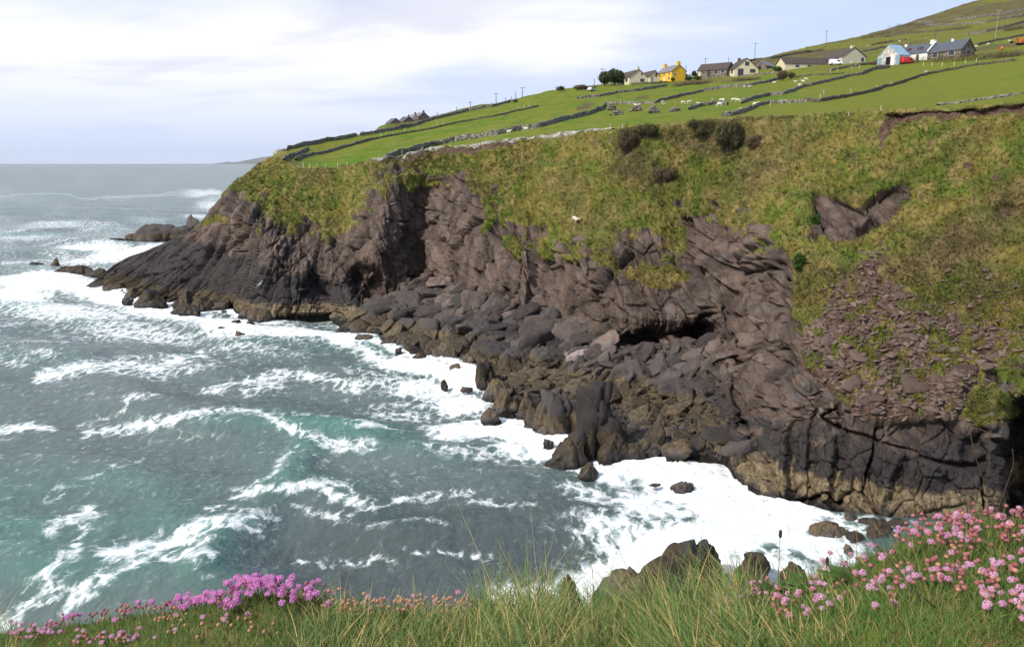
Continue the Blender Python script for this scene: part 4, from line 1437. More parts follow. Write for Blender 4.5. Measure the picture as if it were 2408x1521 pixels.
# =================================================================== FARMLAND: walls, houses, animals
def stone_wall_mat(name, dark, lite):
    m, nt, out = new_mat(name)
    pos = nt.pos()
    v = nt.n('ShaderNodeTexVoronoi', ins={'Vector': nt.map(pos, (1, 1, 1.6)), 'Scale': 2.1})
    cc = nt.n('ShaderNodeSeparateColor', ins={0: v.outputs['Color']}).outputs[0]
    nz = nt.noise(pos, 0.5, 5, .6)
    c = nt.mix(cc, dark, lite)
    c = nt.mix(nt.math('MULTIPLY', nt.step(nz, .52, .66), .8), c, (0.085, 0.085, 0.030))
    principled(nt, out, c, 0.92, nt.bump(nt.math('SUBTRACT', 1.0, v.outputs['Distance']), 1.0, 0.25), 0.15)
    return m


M_WALL = stone_wall_mat("dry_stone", (0.075, 0.066, 0.052), (0.31, 0.28, 0.235))
M_WALLP = stone_wall_mat("pale_dry_stone", (0.16, 0.145, 0.12), (0.50, 0.47, 0.42))
M_WALLR = stone_wall_mat("rubble_stone", (0.07, 0.06, 0.045), (0.30, 0.27, 0.22))
M_WALLB = stone_wall_mat("overgrown_stone", (0.060, 0.050, 0.032), (0.19, 0.165, 0.115))


def field_wall(pts, h, label, mat=None, w=0.5, jag=.3, seed=0, name="stone_wall", step=0.55, sink=.5):
    h *= .70
    pts = [np.array(p, float) for p in pts]
    P = []
    for a, b in zip(pts[:-1], pts[1:]):
        n = max(2, int(np.hypot(*(b - a)) / 1.3))
        for i in range(n):
            t = i / n
            P.append(ground(*(a * (1 - t) + b * t)))
    P.append(ground(*pts[-1]))
    P = np.array(P)
    seg = np.r_[0, np.cumsum(np.linalg.norm(np.diff(P, axis=0), axis=1))]
    m = int(min(420, max(6, seg[-1] / step)))
    s = np.linspace(0, seg[-1], m)
    C = np.stack([np.interp(s, seg, smooth1(P[:, k], 2) if len(P) > 8 else P[:, k]) for k in range(3)], -1)
    T = np.gradient(C, axis=0)
    T[:, 2] = 0
    T /= np.linalg.norm(T, axis=1, keepdims=True) + 1e-9
    Nn = np.stack([-T[:, 1], T[:, 0], 0 * T[:, 0]], -1)
    prof = [(-.5, -sink / h), (-.5, .25), (-.42, .65), (-.34, .96), (0, 1.04), (.34, .96), (.42, .65), (.5, .25), (.5, -sink / h)]
    hh = h * (1 + jag * fbm(np.stack([s / 5, s * 0 + seed, s * 0], -1), 4, .6, seed + 3) + .18 * (np.random.RandomState(seed).rand(m) - .5))
    hh[0] *= .6
    hh[-1] *= .6
    V = np.stack([C + Nn * (u * w) + np.array([0, 0, 1]) * (v * hh)[:, None] for u, v in prof], 1)
    V += (np.random.RandomState(seed + 1).rand(*V.shape) - .5) * 0.16 * min(1, h)
    F = grid_faces(m, len(prof))
    me = np_mesh(name, V.reshape(-1, 3), F, smooth=False)
    return tag(link(name, me, mat or M_WALL), label, "stone wall")


W1 = lambda *p: [z1(q) for q in p]
W2 = lambda *p: [z2(q) for q in p]
W3 = lambda *p: [z3(q) for q in p]
field_wall(W3((262, 702), (420, 672), (560, 642), (700, 616), (862, 588)), 1.5, "dark skyline wall running down to the headland end", seed=1)
field_wall(W3((885, 584), (1000, 567), (1150, 541), (1350, 500), (1420, 470), (1600, 425), (1800, 376), (2000, 340), (2170, 296)), 1.4, "long dark skyline wall below the grassy knoll and far cottages", seed=2)
field_wall(W3((235, 790), (350, 752), (450, 700)), 1.3, "short dark spur wall near the headland tip", seed=3)
field_wall(W3((335, 800), (420, 765), (600, 730), (720, 695), (850, 655), (1000, 615)), 1.1, "stone wall curving up from the bare earth corner", seed=4)
field_wall(W3((1000, 615), (1200, 575), (1500, 525), (1700, 480), (2000, 425), (2200, 380), (2408, 335)), .8, "low overgrown wall across the middle of the left pastures", M_WALLB, seed=5)
field_wall(W3((1100, 785), (1200, 757), (1350, 712), (1500, 677), (1700, 635), (1850, 608), (2050, 572), (2250, 535), (2408, 512)) + W1((120, 1062), (240, 1015), (275, 962)), 1.5, "thick grey wall, longest on the left slope, bending up at its right end", seed=6)
field_wall(W1((290, 955), (420, 955), (560, 958), (700, 948), (800, 945)), 1.0, "level wall above the rubble heaps", seed=7)
field_wall(W1((800, 945), (900, 915), (1100, 868), (1300, 822), (1500, 792), (1750, 768), (2000, 722), (2130, 690)), 1.25, "grey wall climbing to the brown bush below the bungalows", seed=8)
field_wall(W3((940, 828), (1100, 792), (1250, 765), (1430, 715)), .7, "broken pale wall along the turf edge on the left", M_WALLP, seed=9, jag=.6)
field_wall(W3((1440, 718), (1560, 705), (1665, 697)), .9, "short pale wall by the white post", M_WALLP, seed=10, jag=.5)
field_wall(W3((1685, 698), (1850, 676), (2000, 658), (2200, 632), (2400, 608)) + W1((150, 1232), (360, 1222)), .55, "low whitish wall on the lip above the middle of the cliff", M_WALLP, seed=11, jag=.6)
field_wall(W1((-30, 905), (200, 880), (400, 845), (600, 820), (800, 790), (925, 764)), 1.3, "grey wall below the cream bungalow and the big tree", seed=12)
field_wall(W1((1495, 1085), (1600, 1074), (1720, 1048), (1800, 1010), (1900, 966), (2000, 950), (2200, 945), (2408, 932)), .95, "bent stone wall above the brambles in the middle", seed=13)
field_wall(W2((30, 1080), (130, 1072), (250, 1076), (400, 1046), (700, 996), (900, 940), (1100, 882), (1300, 812), (1500, 766), (1800, 712), (2100, 666), (2350, 632)), .95, "long brown wall sweeping up across the right hand pasture", M_WALLB, seed=14)
field_wall(W1((1150, 1012), (1300, 982), (1450, 956), (1565, 962)), 1.2, "short wall stub with sheep standing behind it", seed=15)
field_wall(W1((1705, 950), (1850, 900), (2000, 862), (2130, 860), (2240, 828), (2350, 782), (2408, 770)) + W2((150, 912), (350, 862), (550, 812), (700, 790)), 1.15, "wall of big grey stones climbing right past the grazing sheep", seed=16)
field_wall(W2((700, 792), (800, 745), (1000, 712)), 1.6, "tall rough wall end below the red van", seed=17)
field_wall(W1((1690, 672), (1900, 650), (2090, 625)), .9, "garden wall to the right of the cream dormer house", seed=18)
field_wall(W1((1112, 612), (1200, 598), (1285, 584)), .9, "wall on the skyline behind the yellow house", M_WALLB, seed=19)
field_wall(W1((1780, 500), (2000, 486), (2200, 446), (2408, 412)) + W2((150, 550), (300, 530)), 1.6, "dark wall under the hill, behind the slate ruin", M_WALLB, seed=20)
field_wall(W2((370, 752), (560, 708), (760, 682), (865, 660)), 1.1, "wall between the white van and the blue barn", seed=21)
field_wall(W2((0, 820), (200, 795), (380, 788), (520, 775)), .7, "tumbled low wall under the lawn of the right bungalow", M_WALLB, seed=22, jag=.6)
field_wall(W2((690, 552), (800, 534), (900, 512), (1000, 496)), 1.2, "wall behind the bungalow running to the blue barn", seed=23)
field_wall(W2((800, 482), (1000, 448), (1180, 424)), 1.2, "second wall up the slope behind the blue barn", M_WALLB, seed=24)
field_wall(W2((1240, 246), (1350, 244), (1465, 246)), 2.0, "short grey wall high on the brown hill", seed=25)
field_wall(W2((1660, 222), (1900, 198), (2150, 160), (2408, 118)), 1.8, "uppermost wall crossing the brown hill at the right edge", seed=26)
field_wall(W2((1370, 276), (1700, 272), (2000, 242), (2408, 168)), 1.6, "long wall across the brown hill, second from the top", seed=27)
field_wall(W2((1790, 372), (2000, 346), (2200, 297), (2408, 238)), 1.5, "wall rising to the right edge behind the tall pale pole", seed=28)
field_wall(W2((1900, 488), (2100, 438), (2408, 382)), 1.3, "dark wall behind the slate cottages on the right", M_WALLB, seed=29)
field_wall(W2((940, 398), (1200, 358), (1500, 332), (1790, 308)), 1.4, "brown wall crossing the hill above the slate roofs", M_WALLB, seed=30)
field_wall(W2((1500, 1106), (1700, 1092), (1900, 1066), (2150, 1032), (2420, 992)), .45, "pale tumbled wall on the lip at the right edge", M_WALLR, seed=31, jag=.8, w=.7)
field_wall(W3((160, 716), (215, 704), (262, 712)), .8, "pale tumbled stones at the headland corner", M_WALLP, seed=32, jag=.6, w=1.4)

# rubble heaps in the pasture
def heap(p, w, h, seed, label):
    x, y = z1(p)
    P = ground(x, y)
    s = px_m(x, y, P[1]) / 4.47
    r = np.random.RandomState(seed)
    VV, FF, b = [], [], 0
    W_, H_ = w * s / 2, h * s
    for i in range(70):
        u, v = r.normal(0, .42), r.normal(0, .42)
        k = max(0, 1 - u * u - v * v)
        V, F = rock_np(seed * 100 + i, np.array([.34, .3, .22]) * r.uniform(.7, 1.7), 2, planes=9, rough=.02)
        VV.append(V + np.array([u * W_, v * W_ * .6, H_ * k * r.uniform(.35, 1) * 1.5]))
        FF.append(F + b)
        b += len(V)
    o = link("rubble_heap", np_mesh("rubble_heap", np.concatenate(VV), np.concatenate(FF), smooth=False), M_WALLR, loc=P, scale=(.85, .85, .8))
    tag(o, label, "rubble heap")


heap((340, 1020), 110, 55, 1, "leftmost heap of grey field stones beside the bend in the wall")
heap((400, 1065), 150, 40, 2, "low flat spread of stones below the leftmost heap")
heap((600, 1022), 150, 45, 3, "wide heap of field stones under the level wall")
heap((770, 1050), 130, 65, 4, "tallest rubble heap, conical, in the green pasture")
heap((1005, 1028), 110, 38, 5, "rightmost heap of stones next to the wall stub")

# ------------------------------------------------------------------ buildings
M_CREAM = simple_mat("cream_render", (0.66, 0.58, 0.40), .85, .10, .6)
M_CREAMG = simple_mat("buff_render", (0.50, 0.46, 0.36), .85, .10, .6)
M_WHITE = simple_mat("white_render", (0.78, 0.77, 0.74), .85, .08, .6)
M_YELLOW = simple_mat("yellow_render", (0.80, 0.47, 0.035), .85, .10, .6)
M_STONE = stone_wall_mat("house_stone", (0.10, 0.082, 0.066), (0.30, 0.25, 0.20))
M_TILE = simple_mat("brown_tile", (0.085, 0.062, 0.052), .8, .3, 2.0)
M_SLATE = simple_mat("blue_slate", (0.085, 0.098, 0.12), .55, .3, 2.0)
M_SLATEP = simple_mat("grey_slate", (0.20, 0.195, 0.21), .6, .25, 2.0)
M_BLUE = simple_mat("blue_sheet_roof", (0.27, 0.42, 0.52), .5, .2, 1.0)
M_GREENR = simple_mat("green_sheet_roof", (0.17, 0.25, 0.23), .6, .2, 1.0)
M_BOARD = simple_mat("weathered_board", (0.52, 0.50, 0.46), .85, .55, .8)
M_GLASS = simple_mat("dark_glass", (0.03, 0.035, 0.042), .12, .2, 3.0, spec=.6)
M_FRAMEB = simple_mat("brown_frame", (0.14, 0.055, 0.030), .6, .2, 3.0)
M_FRAMEW = simple_mat("white_frame", (0.75, 0.75, 0.73), .6, .1, 3.0)
M_DOOR = simple_mat("dark_door", (0.06, 0.045, 0.04), .6, .3, 3.0)
M_DOORB = simple_mat("blue_door", (0.22, 0.34, 0.42), .6, .3, 3.0)
M_SHADE_PANEL = simple_mat("painted_doorway_shade", (0.012, 0.011, 0.010), .9, .2, 1.0)  # near-black colour painting indoor shade on flat doorway panels


def pane_on(parent, side, s, z0, w, h, W, frame, L):
    """window on the left long wall ('L'), right long wall ('R') or near gable ('G')"""
    g1, g2 = G(), G()
    f = .09
    if side == 'G':
        g1.box(s - w / 2 - f, s + w / 2 + f, -.05, .04, z0 - f, z0 + h + f)
        g2.box(s - w / 2, s + w / 2, -.075, -.02, z0, z0 + h)
    else:
        x = -W / 2 if side == 'L' else W / 2
        d = -1 if side == 'L' else 1
        a, b = sorted((x + d * .05, x - d * .04))
        c, e = sorted((x + d * .075, x + d * .02))
        g1.box(a, b, s - w / 2 - f, s + w / 2 + f, z0 - f, z0 + h + f)
        g2.box(c, e, s - w / 2, s + w / 2, z0, z0 + h)
    wd = link("window", g1.mesh("window"), frame, parent)
    link("pane", g2.mesh("pane"), M_GLASS, wd)


def door_on(parent, side, s, w, h, W, mat, z0=0.0, name="door"):
    g = G()
    if side == 'G':
        g.box(s - w / 2, s + w / 2, -.05, .04, z0 - .3, z0 + h)
    else:
        x = -W / 2 if side == 'L' else W / 2
        d = -1 if side == 'L' else 1
        a, b = sorted((x + d * .05, x - d * .04))
        g.box(a, b, s - w / 2, s + w / 2, z0 - .3, z0 + h)
    link(name, g.mesh(name), mat, parent)


def house(name, at, ang, L, W, eave, ridge, wall, roof, label, cat="house", chimneys=(), wins=(), doors=(), frame=None, ov=.28, base=None, Y=None, dormers=(), verge=None, offset=(0, 0), zoff=0.0, far=True, skirt=2.0):
    P = np.array(base if base is not None else ground(*at), float)
    az = math.atan2(P[0], P[1]) - math.radians(ang)
    if offset != (0, 0):
        P = P + np.array([math.sin(az) * offset[0] + math.cos(az) * offset[1], math.cos(az) * offset[0] - math.sin(az) * offset[1], 0])
    P[2] += zoff
    t = empty(name, P, -az, label, cat)
    g = G()
    x, b = W / 2, -skirt
    V = [(-x, 0, b), (x, 0, b), (x, 0, eave), (0, 0, ridge), (-x, 0, eave), (-x, L, b), (x, L, b), (x, L, eave), (0, L, ridge), (-x, L, eave)]
    g.add(V, [(0, 1, 2, 3, 4), (9, 8, 7, 6, 5), (0, 4, 9, 5), (1, 6, 7, 2), (4, 3, 8, 9), (2, 7, 8, 3)])
    link("wall", g.mesh("wall"), wall, t)
    g = G()
    sl = (ridge - eave) / x
    th, o = .16, ov
    for s in (-1, 1):
        e = (s * (x + o), eave - sl * o + .03)
        r_ = (0, ridge + .03)
        q = [(e[0], -o, e[1]), (r_[0], -o, r_[1]), (r_[0], L + o, r_[1]), (e[0], L + o, e[1])]
        V = q + [(p[0], p[1], p[2] + th) for p in q]
        F = [(0, 1, 2, 3), (7, 6, 5, 4), (0, 4, 5, 1), (1, 5, 6, 2), (2, 6, 7, 3), (3, 7, 4, 0)]
        g.add(V, F if s < 0 else [f[::-1] for f in F])
    ro = link("roof", g.mesh("roof"), roof, t)
    for (tt, cw, ch, cm) in chimneys:
        g = G()
        y = tt * L
        y = min(max(y, cw / 2 + .02), L - cw / 2 - .02)
        g.box(-cw / 2, cw / 2, y - cw / 2, y + cw / 2, ridge - .8, ridge + ch)
        g.box(-cw / 2 - .07, cw / 2 + .07, y - cw / 2 - .07, y + cw / 2 + .07, ridge + ch, ridge + ch + .14)
        c = link("chimney", g.mesh("chimney"), cm, ro)
        g = G()
        g.tube([(0, y, ridge + ch + .14), (0, y, ridge + ch + .5)], .14, 8)
        link("chimney_pot", g.mesh("chimney_pot"), M_TILE, ro)
    for (y, dw) in dormers:
        g = G()
        xa = -x * .72
        zb = eave + sl * (x - abs(xa))
        g.box(xa, xa + 1.9, y - dw / 2, y + dw / 2, zb - .5, zb + 1.25)
        link("dormer", g.mesh("dormer"), M_SLATE, ro)
        g = G()
        g.box(xa - .06, xa + .04, y - dw / 2 + .18, y + dw / 2 - .18, zb - .1, zb + .95)
        link("dormer_window", g.mesh("dormer_window"), M_FRAMEB, ro)
    if verge:
        g = G()
        for s in (-1, 1):
            g.add([(s * (x + .2), -.3, eave - .1), (0, -.3, ridge + .2), (0, .15, ridge + .2), (s * (x + .2), .15, eave - .1),
                   (s * (x + .2), -.3, eave + .35), (0, -.3, ridge + .6), (0, .15, ridge + .6), (s * (x + .2), .15, eave + .35)],
                  [(0, 1, 5, 4), (3, 7, 6, 2), (4, 5, 6, 7), (0, 3, 2, 1), (0, 4, 7, 3)])
        link("verge", g.mesh("verge"), verge, t)
    for w_ in wins:
        pane_on(t, w_[0], w_[1], w_[2], w_[3], w_[4], W, frame or M_FRAMEW, L)
    for d_ in doors:
        door_on(t, d_[0], d_[1], d_[2], d_[3], W, d_[4] if len(d_) > 4 else M_DOOR, d_[5] if len(d_) > 5 else 0.0)
    return t


house("bungalow", z1((625, 742)), 26, 13, 8.2, 2.55, 5.5, M_CREAM, M_TILE, "cream bungalow with brown roof right of the big evergreen trees", chimneys=((.06, .8, .8, M_CREAM),), frame=M_FRAMEB,
      wins=(('L', 2.6, .9, 1.6, 1.2), ('L', 8.4, .9, 1.4, 1.2), ('L', 11.2, .9, 1.5, 1.2), ('G', 1.6, .9, 1.7, 1.0), ('G', 1.3, 3.4, .5, .8)), doors=(('L', 5.6, 1.1, 2.0),))
house("cottage", z1((792, 728)), 30, 8, 4.6, 2.4, 4.6, M_CREAM, M_TILE, "small cream cottage squeezed between the bungalow and yellow house", frame=M_FRAMEB,
      wins=(('G', .6, 2.2, .7, 1.4), ('L', 2.0, .9, 1.0, 1.0)), doors=(('G', -1.2, .9, 2.0, M_DOORB),))
house("farmhouse", z1((1040, 712)), 33, 11, 6.7, 3.8, 6.3, M_YELLOW, M_SLATEP, "bright yellow two storey farmhouse with grey slate roof and twin chimneys", chimneys=((0.0, 1.2, 1.0, M_YELLOW), (1.0, 1.2, 1.0, M_YELLOW)), frame=M_FRAMEW,
      wins=(('L', 1.8, 2.5, .8, 1.0), ('L', 5.5, 2.5, .8, 1.0), ('L', 9.2, 2.5, .8, 1.0), ('L', 1.8, .6, .8, 1.1), ('L', 9.2, .6, .8, 1.1), ('G', -1.9, 2.0, .7, 1.1)), doors=(('L', 5.5, 1.0, 1.9, M_FRAMEW),))
house("dormer_house", z1((1748, 647)), 22, 8.5, 9.6, 2.3, 6.1, M_CREAM, M_TILE, "cream house with broad gable, gable window and dark chimney", chimneys=((.9, .9, .7, M_TILE),), frame=M_FRAMEB,
      wins=(('G', .25, 3.5, 1.5, 1.3), ('G', 2.6, .9, 2.0, 1.2), ('L', 2.2, .8, 1.6, 1.3)), doors=(('G', -2.2, 2.2, 2.3, M_GLASS), ('L', 5.0, 1.0, 2.0)))
house("bungalow", z1((1590, 655)), 66, 12.5, 7.0, 2.3, 4.9, M_STONE, M_TILE, "long brown roofed wing with stone front left of the broad gable", frame=M_FRAMEW,
      wins=(('L', 1.8, .8, 1.5, 1.3), ('L', 4.6, .7, 1.8, 1.4), ('L', 9.8, .8, 1.2, 1.2)), doors=(('L', 7.6, 1.4, 2.0), ('L', 11.6, 1.0, 2.0, M_CREAM)))
house("cottage", z1((1305, 670)), -52, 8, 5.4, 3.0, 5.0, M_CREAM, M_GREENR, "cream gabled cottage with grey green roof behind the stone fronted wing", wins=(('G', .4, 1.0, .8, 1.0),))
house("outbuilding", z1((1885, 596)), -24, 9, 6.6, 1.6, 3.8, M_STONE, M_SLATEP, "old grey stone outbuilding half hidden behind the cream gable", cat="outbuilding", doors=(('G', 0.3, 1.1, 1.5, M_SHADE_PANEL),))  # this door is an open doorway, its shade painted as a black panel
house("bungalow", z1((2108, 602)), -62, 18.5, 7.0, 2.3, 4.7, M_CREAM, M_TILE, "low bungalow with long brown roof turned side on and small cream gable", wins=(('R', 5, .9, 1.6, 1.0), ('R', 10, .9, 1.6, 1.0)))
house("bungalow", z2((615, 668)), 33, 17.5, 9.6, 2.3, 5.5, M_CREAMG, M_TILE, "large buff bungalow behind the white van", chimneys=((.09, 1.0, .8, M_CREAM),), frame=M_FRAMEB,
      wins=(('L', 3.0, .7, 1.6, 1.4), ('L', 13.0, .8, 2.0, 1.3), ('L', 17.0, .8, 2.0, 1.3), ('G', 3.6, .7, .9, 1.2)), doors=(('L', 9.5, 1.1, 2.0), ('G', -1.0, .5, .9, M_FRAMEW)))
barn = house("barn", z2((976, 683)), -40, 5.5, 8.8, 2.8, 6.6, M_BOARD, M_BLUE, "old weathered barn with pale blue sheet roof and stained white gable", cat="barn", ov=.12,
             doors=(('G', .1, 1.9, 2.3, M_SHADE_PANEL, .3), ('G', -3.3, 1.7, 2.6, M_DOORB), ('G', 1.9, 1.5, 3.0, M_WHITE), ('G', 4.0, 1.5, 2.8, M_DOORB)))  # first door is an opening, its inner shade painted near-black
AI = z2((1815, 592))
house("cottage", AI, 60, 6.1, 8.6, 2.1, 5.6, M_STONE, M_SLATE, "stone cottage with slate roof, its big gable window facing right", chimneys=((.98, .8, .6, M_WHITE),), frame=M_WHITE,
      wins=(('G', .2, .6, 2.4, 1.6), ('L', 3.2, .4, 2.0, 1.6)))
house("cottage", AI, 60, 5.3, 8.4, 2.05, 5.45, M_STONE, M_SLATE, "middle slate roofed cottage of the row, stone walled and without gable", offset=(6.3, 0), frame=M_WHITE, wins=(('L', 2.8, .4, 1.8, 1.6),))
house("cottage", AI, 60, 11.4, 8.4, 2.5, 5.8, M_WHITE, M_SLATE, "white cottage with slate roof and two dormers beside the blue barn", offset=(11.9, 0), chimneys=((.02, 1.5, .9, M_WHITE), (.98, .9, .6, M_WHITE)),
      wins=(('L', 8.0, .9, .9, 1.0),), doors=(('L', 3.6, 1.0, 1.9, M_DOOR),), dormers=((4.0, 1.5), (8.4, 1.5)), verge=M_WHITE)
# cottages beyond the knoll
for (p, W_, L_, wm, rm, lab, dz) in [((1305, 462), 6.0, 8, M_STONE, M_SLATE, "far dark roofed house sunk behind the knoll", -.6), ((1360, 452), 3.6, 5, M_CREAM, M_SLATEP, "tiny far cream cottage behind the knoll", .2),
                                     ((1420, 446), 6.0, 7, M_STONE, M_SLATEP, "far grey gabled cottage, rightmost behind the knoll", .6), ((1182, 478), 6.0, 6, M_STONE, M_SLATE, "far blue black shed, leftmost behind the knoll", -.6)]:
    x, y = z3(p)
    b = knoll(x, y + 1.5) + np.array([0, 2.0, dz - .9])
    house("cottage", None, 24, L_, W_, 2.0, 4.3, wm, rm, lab, base=b, chimneys=() if "shed" in lab else ((.05, .8, .7, M_STONE),), wins=(('G', 0.3, .8, .9, 1.0),))

# ------------------------------------------------------------------ vehicles
M_TYRE = simple_mat("tyre", (0.02, 0.02, 0.02), .9, .2, 4)
M_RIM = simple_mat("steel_rim", (0.4, 0.4, 0.42), .4, .2, 4, metallic=.6)
M_LAMP = simple_mat("lamp_lens", (0.6, 0.6, 0.58), .2, .1, 4, spec=.6)


def vehicle(name, at, heading, prof, glass, W_, wheels, paint, label, cat, wr=.32):
    """side profile (x along length, z) extruded across the width, shoulders tucked in"""
    P = ground(*at)
    t = empty(name, P, heading, label, cat)
    n = len(prof)
    g = G()
    V = []
    zmax = max(z for _, z in prof)
    for s in (-1, 1):
        for (x, z) in prof:
            k = 1 - .22 * max(0, (z - .55 * zmax) / (.45 * zmax)) if z > .55 * zmax else 1
            V.append((x, s * W_ / 2 * k, z))
    F = [tuple(range(n)), tuple(range(2 * n - 1, n - 1, -1))]
    for i in range(n):
        F.append((i, n + i, n + (i + 1) % n, (i + 1) % n))
    g.add(V, F)
    me = g.mesh("body")
    link("body", me, paint, t)
    for (pts) in glass:
        g = G()
        for s in (-1, 1):
            V = []
            for (x, z) in pts:
                k = 1 - .22 * max(0, (z - .55 * zmax) / (.45 * zmax)) if z > .55 * zmax else 1
                V.append((x, s * (W_ / 2 * k + .012), z))
            g.add(V, [tuple(range(len(pts)))])
        link("side_window", g.mesh("side_window"), M_GLASS, t)
    for x in wheels:
        for s in (-1, 1):
            g = G()
            g.tube([(x, s * (W_ / 2 - .2), wr), (x, s * (W_ / 2 + .02), wr)], wr, 14)
            w_ = link("wheel", g.mesh("wheel"), M_TYRE, t)
            g = G()
            g.tube([(x, s * (W_ / 2 - .1), wr), (x, s * (W_ / 2 + .035), wr)], wr * .55, 10)
            link("rim", g.mesh("rim"), M_RIM, w_)
    xf = max(x for x, _ in prof)
    for s in (-1, 1):
        g = G()
        g.box(xf - .12, xf + .015, s * W_ * .36 - .14, s * W_ * .36 + .14, .62, .80)
        link("headlight", g.mesh("headlight"), M_LAMP, t)
    return t


VAN = [(-2.3, .3), (2.3, .3), (2.4, .75), (1.75, 1.08), (1.15, 1.75), (1.0, 1.95), (-2.2, 2.0), (-2.35, 1.2)]
VANG = [[(.45, 1.15), (1.45, 1.15), (1.0, 1.72), (.45, 1.72)]]
CAR = [(-2.0, .28), (2.0, .28), (2.1, .62), (1.95, .82), (1.0, .92), (.35, 1.40), (-1.15, 1.42), (-1.95, .98), (-2.08, .6)]
CARG = [[(-1.0, .95), (-.2, .95), (-.2, 1.34), (-.95, 1.34)], [(-.12, .95), (.82, .95), (.3, 1.34), (-.12, 1.34)]]
vehicle("van", z2((428, 684)), -.15, VAN, VANG, 1.85, (-1.45, 1.5), simple_mat("white_paint", (.80, .80, .80), .35, .04, 1, spec=.5), "white pickup van parked on the lawn before the buff bungalow", "van")
vehicle("van", z2((1182, 672)), .30, VAN, VANG, 1.9, (-1.45, 1.5), simple_mat("red_paint", (.62, .030, .025), .35, .08, 1, spec=.5), "bright red van parked beside the blue roofed barn", "van")
vehicle("car", z2((1425, 616)), .2, CAR, CARG, 1.75, (-1.3, 1.3), simple_mat("pale_blue_paint", (.30, .40, .45), .35, .08, 1, spec=.5), "pale blue car in front of the white cottage", "car")
vehicle("car", z1((128, 818)), 1.0, CAR, CARG, 1.75, (-1.3, 1.3), simple_mat("silver_paint", (.50, .54, .58), .35, .08, 1, spec=.5), "silver car at the far left end of the lane", "car")
vehicle("car", z1((1160, 682)), .2, CAR, CARG, 1.75, (-1.3, 1.3), simple_mat("grey_paint", (.38, .40, .42), .35, .08, 1, spec=.5), "grey car half hidden by shrubs right of the yellow house", "car")

# orange digger at the right edge, orange buoy and yellow skip in the yard
M_ORANGE = simple_mat("orange_paint", (.62, .15, .035), .5, .2, 2)
M_YELP = simple_mat("faded_yellow_paint", (.62, .45, .08), .6, .25, 2)
Pd_ = ground(*z2((2380, 476)))
t = empty("digger", Pd_, .3, "orange digger with its boom reaching left at the right edge", "digger")
g = G(); g.box(-1.2, 1.2, -.9, .9, .75, 1.6); g.box(-.3, 1.1, -.7, .1, 1.6, 2.5); link("body", g.mesh("body"), M_ORANGE, t)
for s in (-1, 1):
    g = G(); g.tube([(-1.3, s * .85, .38), (1.3, s * .85, .38)], .36, 8); link("track", g.mesh("track"), M_TYRE, t)
g = G(); g.tube([(-1.0, .3, 1.4), (-2.6, .3, 2.4), (-4.3, .3, 1.1)], [.2, .17, .13], 6); bo = link("boom", g.mesh("boom"), M_ORANGE, t)
g = G(); g.box(-4.7, -4.0, -.1, .7, .5, 1.2); link("bucket", g.mesh("bucket"), M_TYRE, bo)
g = G(); g.ell((0, 0, .55), (.55, .55, .58), 12, 8); g.tube([(0, 0, 1.1), (0, 0, 1.35)], .12, 6)
tag(link("buoy", g.mesh("buoy", True), M_ORANGE, loc=ground(*z2((2172, 528)))), "round orange buoy lying in the rough ground by the yard", "buoy")
g = G()
g.add([(-1.3, -.8, 0), (1.3, -.8, 0), (1.3, .8, 0), (-1.3, .8, 0), (-1.9, -.9, 1.2), (1.9, -.9, 1.2), (1.9, .9, 1.2), (-1.9, .9, 1.2)], [(0, 3, 2, 1), (0, 1, 5, 4), (1, 2, 6, 5), (2, 3, 7, 6), (3, 0, 4, 7)])
tag(link("skip", g.mesh("skip"), M_YELP, loc=ground(*z2((1722, 604)))), "faded yellow skip behind the brown hedge", "skip")

# ------------------------------------------------------------------ utility poles
M_POLE = simple_mat("pole_timber", (0.12, 0.10, 0.085), .9, .3, 2)
M_POLEP = simple_mat("pale_pole", (0.36, 0.33, 0.25), .9, .2, 2)


def pole(x, y0, y1, label, arm=True, mat=None, base=None, Yd=None, lean=0.0):
    P = ground(x, y0) if base is None else base
    s = px_m(x, y0, P[1])
    h = (y0 - y1) * s
    t = empty("utility_pole", P, 0, label, "utility pole", "utility poles along the lane")
    g = G(); g.tube([(0, 0, -.5), (lean * h, 0, h)], [.15, .10], 8); link("shaft", g.mesh("shaft"), mat or M_POLE, t)
    if arm:
        g = G(); g.box(-1.0 + lean * h, 1.0 + lean * h, -.06, .06, h - .38, h - .24); a = link("crossarm", g.mesh("crossarm"), mat or M_POLE, t)
        for k in (-.9, 0, .9):
            g = G(); g.tube([(k + lean * h, 0, h - .24), (k + lean * h, 0, h + .02)], .06, 6); link("insulator", g.mesh("insulator"), M_FRAMEW, a)


